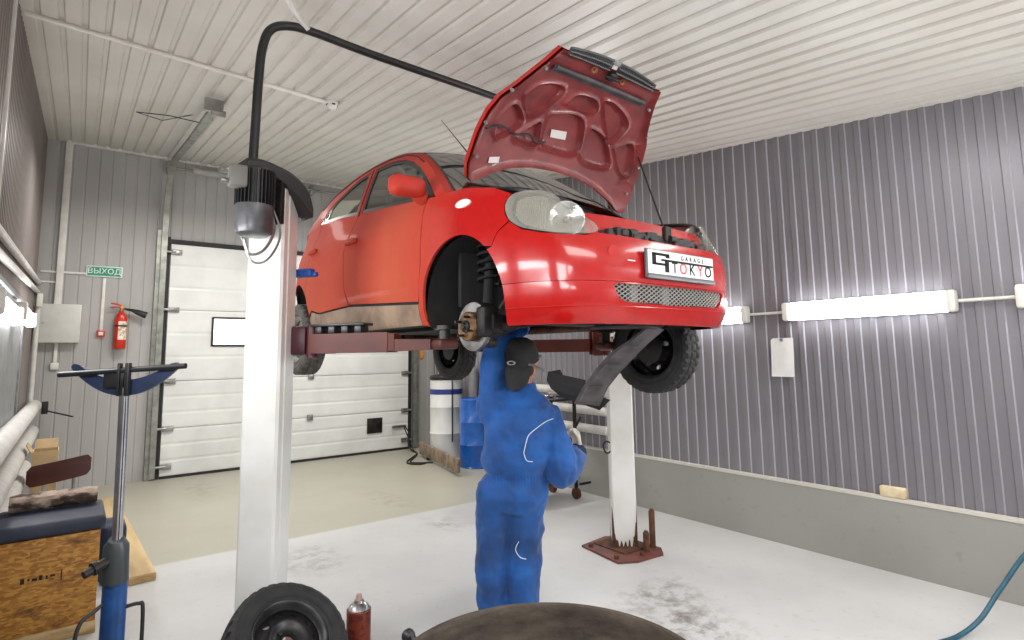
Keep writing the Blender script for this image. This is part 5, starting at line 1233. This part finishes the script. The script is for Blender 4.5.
# --- body: torso, head, neck and limbs in one skin
bd = MB()
tor = [(P3(.06, 0, .74), .15, .11), (P3(.07, .0, .85), .14, .105), (P3(.075, .01, .98), .14, .105), (P3(.075, .01, 1.15), .165, .115), (P3(.085, .02, 1.28), .165, .10), (P3(.09, .03, 1.37), .07, .06), (P3(.10, .045, 1.46), .052, .055)]
bd.rings([ell(c, a, b, PR, PF) for c, a, b in tor])
hd = P3(.105, .055, 1.565); HF = (PF * .90 + PR * .42 + UP * .30).normalized(); HR = HF.cross(UP).normalized(); HU = HR.cross(HF)   # head turned right, looking up
Mh = Matrix((HR, HF, HU)).transposed()
bd.rings([[hd + Mh @ Vector((rx * math.cos(2 * PI * k / 20), fy + ry * math.sin(2 * PI * k / 20), z)) for k in range(20)] for z, rx, ry, fy in ((-.115, .03, .03, .045), (-.10, .05, .055, .03), (-.06, .066, .08, .012), (0, .074, .096, .0), (.05, .075, .098, -.002), (.09, .062, .08, -.004), (.115, .03, .04, -.004))])
bd.rings([[hd + Mh @ Vector((w * sx_, y, z)) for sx_ in (-1, 0, 1)] for w, y, z in ((.008, .094, .03), (.012, .116, -.02), (.016, .11, -.032))], close=True)   # nose
bd.ball(hd + Mh @ Vector((0, .086, -.062)), (.026, .012, .012), 12, 8)                              # mouth
for s in (-1, 1):
    bd.rings([[hd + Mh @ Vector((s * (.070 + x), -.006 + .020 * sc * math.cos(2 * PI * k / 12), -.012 + .032 * sc * math.sin(2 * PI * k / 12))) for k in range(12)] for x, sc in ((0, .8), (.012, 1.), (.018, .9))])
def limb(mb, pts, rs):
    mb.tube(bez(pts, 6), [lerp_tab([(i / (len(rs) - 1), r) for i, r in enumerate(rs)], k / (6 * (len(pts) - 1))) for k in range(6 * (len(pts) - 1) + 1)], 14)
    for p, r in zip(pts, rs): mb.ball(p, r, 12, 8)
limb(bd, [hipL, kneeL, ankL], [.08, .055, .04]); limb(bd, [hipR, kneeR, ankR], [.08, .055, .04])
limb(bd, [shL, elL, wrL], [.055, .042, .03]); limb(bd, [shR, elR, wrR], [.055, .042, .03])
b_ = vox(obj('body', bd, M_SKIN, PSN), .011, 4)
eye = MB()
for s in (-1, 1): eye.ball(hd + Mh @ Vector((s * .03, .086, .008)), (.011, .009, .007), 10, 6)
obj('eyes', eye, mat('eye_dark', hexlin(60, 50, 46), .3), b_)
hair = MB().rings([[hd + Mh @ Vector((rx * math.cos(2 * PI * k / 20), fy + ry * math.sin(2 * PI * k / 20), z)) for k in range(20)] for z, rx, ry, fy in ((-.07, .062, .06, -.025), (-.04, .072, .075, -.022), (.0, .078, .088, -.014), (.05, .078, .09, -.01))])
obj('hair', hair, mat('hair_brown', hexlin(60, 44, 34), .8), b_)
# --- coverall
cv = MB()
ct = [(P3(.032, .0, .66), .16, .125), (P3(.034, -.01, .74), .176, .145), (P3(.042, .0, .83), .170, .13), (P3(.05, .0, .875), .160, .122), (P3(.052, .0, .90), .172, .13), (P3(.06, .0, .96), .195, .15), (P3(.075, .0, 1.06), .198, .15), (P3(.08, .0, 1.18), .205, .15), (P3(.085, .01, 1.28), .195, .13), (P3(.09, .02, 1.345), .14, .095), (P3(.095, .03, 1.39), .082, .075), (P3(.095, .035, 1.42), .078, .072)]
cv.rings([ell(c, a, b, PR, PF, 28) for c, a, b in ct])
limb(cv, [hipL - Vector((0, 0, .02)), kneeL + PR * -.005, ankL + Vector((0, 0, .01))], [.108, .086, .074])
limb(cv, [hipR - Vector((0, 0, .02)), kneeR + PR * .0, ankR + Vector((0, 0, .01))], [.110, .092, .082])
limb(cv, [shL, shL.lerp(elL, .5) + PR * -.015, elL, elL.lerp(wrL, .55), wrL], [.092, .084, .072, .060, .050])
limb(cv, [shR, shR.lerp(elR, .5) + PR * .012, elR, elR.lerp(wrR, .55), wrR], [.086, .088, .092, .075, .050])
co = vox(obj('coverall', cv, M_CLOTH, PSN), .0095, 4, .030, .14, wr2=.014, wscale2=.16)
# waist gathers, white piping across the shoulder blade, knee pocket
dg = bpy.context.evaluated_depsgraph_get()
from mathutils.bvhtree import BVHTree
bv = BVHTree.FromPolygons([v.co.copy() for v in co.data.vertices], [tuple(p.vertices) for p in co.data.polygons])
def onb(p, lift=.004, d=PF):
    h = bv.ray_cast(p - d * .6, d)
    if h[0] is None: n = bv.find_nearest(p); return n[0] + n[1] * lift
    return h[0] + h[1] * lift
M_PIPING = mat('white_piping', hexlin(196, 208, 222), .6)
def piping(pts, r=.0024): return MB().tube([onb(P3(*p)) for p in bez(pts, 10)], r, 6)
obj('piping', piping([(.10, 0, 1.03), (.125, 0, 1.12), (.17, 0, 1.165), (.235, 0, 1.20), (.285, 0, 1.215)]).merge(piping([(.10, 0, 1.03), (.115, 0, .985), (.15, 0, .975)])), M_PIPING, co)
obj('knee_pocket_seam', piping([(.065, 0, .50), (.045, 0, .45), (.07, 0, .41), (.105, 0, .40)], .0022), M_PIPING, co)
gt = MB()
for k in range(17):
    a = -.085 + .31 * k / 16; gt.tube([onb(P3(a, 0, z), -.004) for z in (.80, .83, .86, .89, .93)], [.002, .006, .005, .006, .002], 6)
obj('waist_gathers', gt, M_CLOTH, co)
# collar
obj('collar', MB().rings([ell(P3(.097, .036, z), r, r * .92, PR, PF, 24) for z, r in ((1.385, .088), (1.425, .080), (1.43, .074), (1.39, .075))], False, False), M_CLOTH, co)
# --- cap worn back to front, brim over the nape
cap = MB()
cap.rings([[hd + Mh @ Vector((rx * math.cos(2 * PI * k / 28), -.006 + ry * math.sin(2 * PI * k / 28), z)) for k in range(28)] for z, rx, ry in ((-.0, .094, .116), (.03, .097, .118), (.07, .092, .112), (.108, .074, .09), (.133, .044, .054), (.142, .012, .015))], False, True)
M_CAP = mat('cap_black', hexlin(38, 36, 36), .8, c2=hexlin(26, 25, 25), scale=22)
cp = obj('cap', cap, M_CAP, PSN, 60)
br = MB(); br.grid(lambda u, v: hd + Mh @ Vector(((.092 + .004 * v) * math.sin((u - .5) * 2.3) * (1 - .30 * v * v), -.006 - (.116 * math.cos((u - .5) * 2.3)) - .050 * v - .012 * (v > 0), .006 - .100 * v - .012 * math.cos((u - .5) * 2.6) * v)), 18, 7)
obj('brim', br, M_CAP, cp, 60)
obj('cap_badge', MB().rings([[hd + Mh @ Vector((-.01 + .026 * sc * math.cos(2 * PI * k / 20), -.006 - .118 - dy, .034 + .012 * sc * math.sin(2 * PI * k / 20))) for k in range(20)] for dy, sc in ((.0, 1.), (.005, 1.), (.006, .7), (.002, .66))], False, False), mat('badge_silver', hexlin(190, 190, 190), .4, .3), cp)
spk = MB(); rnd = random.Random(2)
for k in range(36):
    a = PI * (1.05 + .9 * rnd.random()); z = .02 + .09 * rnd.random(); e = lerp_tab([(0, 1.), (.07, .97), (.105, .78), (.13, .4)], z)
    spk.ball(hd + Mh @ Vector((.0905 * e * math.cos(a), -.006 + .1125 * e * math.sin(a), z)), .0022, 6, 4)
obj('paint_specks', spk, M_GREYP, cp)
# safety-glasses arm seen past the ear
obj('glasses', MB().tube([hd + Mh @ Vector((.080, -.015, .012)), hd + Mh @ Vector((.086, .05, .006)), hd + Mh @ Vector((.075, .105, .002)), hd + Mh @ Vector((0, .118, .002)), hd + Mh @ Vector((-.075, .105, .002)), hd + Mh @ Vector((-.084, .02, .008))], .004, 8), M_STEEL, PSN)
# --- hands in gloves
def hand(o, w, d, pn, m, side, curl=.5, name='glove'):
    """w wrist, d direction of the fingers, pn palm normal; curl bends fingers towards the palm normal"""
    d = d.normalized(); pn = (pn - d * pn.dot(d)).normalized(); x = d.cross(pn) * side
    mb = MB()
    mb.rings([[w + d * a + x * rx * math.cos(2 * PI * k / 14) + pn * ry * math.sin(2 * PI * k / 14) for k in range(14)] for a, rx, ry in ((-.05, .034, .03), (0, .03, .024), (.03, .040, .022), (.075, .044, .019), (.092, .042, .015))])
    for i, (off, ln) in enumerate(((-.033, .066), (-.011, .078), (.011, .074), (.033, .058))):
        p = w + d * .085 + x * off; a = 0; pts = [p - d * .03, p]
        for sgm in (.45, .32, .25):
            a += curl * (1 + .1 * i); p = p + (d * math.cos(a) + pn * math.sin(a)) * ln * sgm; pts.append(p)
        mb.tube(pts, [.0105, .0108, .0102, .0095, .008], 10); mb.ball(p, .0085, 8, 6)
    p = w + d * .02 - x * .03; td = (d * .65 - x * .62 + pn * .35).normalized(); pts = [p, p + td * .035, p + td * .062 + pn * .010, p + td * .075 + pn * .03 + d * .012]
    mb.tube(pts, [.016, .0135, .0115, .009], 10); mb.ball(pts[-1], .009, 8, 6)
    return vox(obj(name, mb, m, o), .0042, 3)
M_GLW = mat('white_cotton_glove', hexlin(222, 214, 202), .85, c2=hexlin(190, 176, 158), scale=16)
M_GLB = mat('blue_glove', hexlin(36, 120, 214), .45, c2=hexlin(28, 98, 186), scale=20)
hand(PSN, wrL + (wrL - elL).normalized() * .01, PR * .70 + UP * .50 - PF * .1, -PF * .6 + UP * .4, M_GLB, 1, .38)
gr_ = hand(PSN, wrR + PF * .01 + UP * .01, UP * .82 + PF * .45 - PR * .02, -PR * .8 - PF * .35, M_GLW, -1, .72)
obj('cuff', MB().tube([wrR - (wrR - elR).normalized() * .03, wrR + (wrR - elR).normalized() * .02], [.052, .048], 20), mat('cuff_navy', hexlin(18, 36, 66), .8), co)
# --- boots
for a in (ankL, ankR):
    bt = MB(); c = Vector((a.x, a.y, 0))
    bt.rings([[c + PF * (f + ry * math.sin(2 * PI * k / 20)) + PR * rx * math.cos(2 * PI * k / 20) + UP * z for k in range(20)] for z, rx, ry, f in ((.0, .05, .135, .05), (.03, .05, .137, .05), (.06, .047, .125, .045), (.09, .045, .085, .01), (.16, .047, .055, -.01))])
    obj('boot', bt, M_BPLAS, PSN, 50)
# wrench held in the right hand
wt = MB(); hp = wrR + PF * .09 + UP * .07 - PR * .035
wt.tube([hp + UP * -.05 - PR * .03 * -1, hp, hp + UP * .12 + PR * .07 - PF * .0], .008, 8)
wt.xf(Matrix.Translation(BASE)); one('ratchet_handle', wt, M_DKMET, 'dark thin tool handle gripped in the white glove of the mechanic', 'tool')
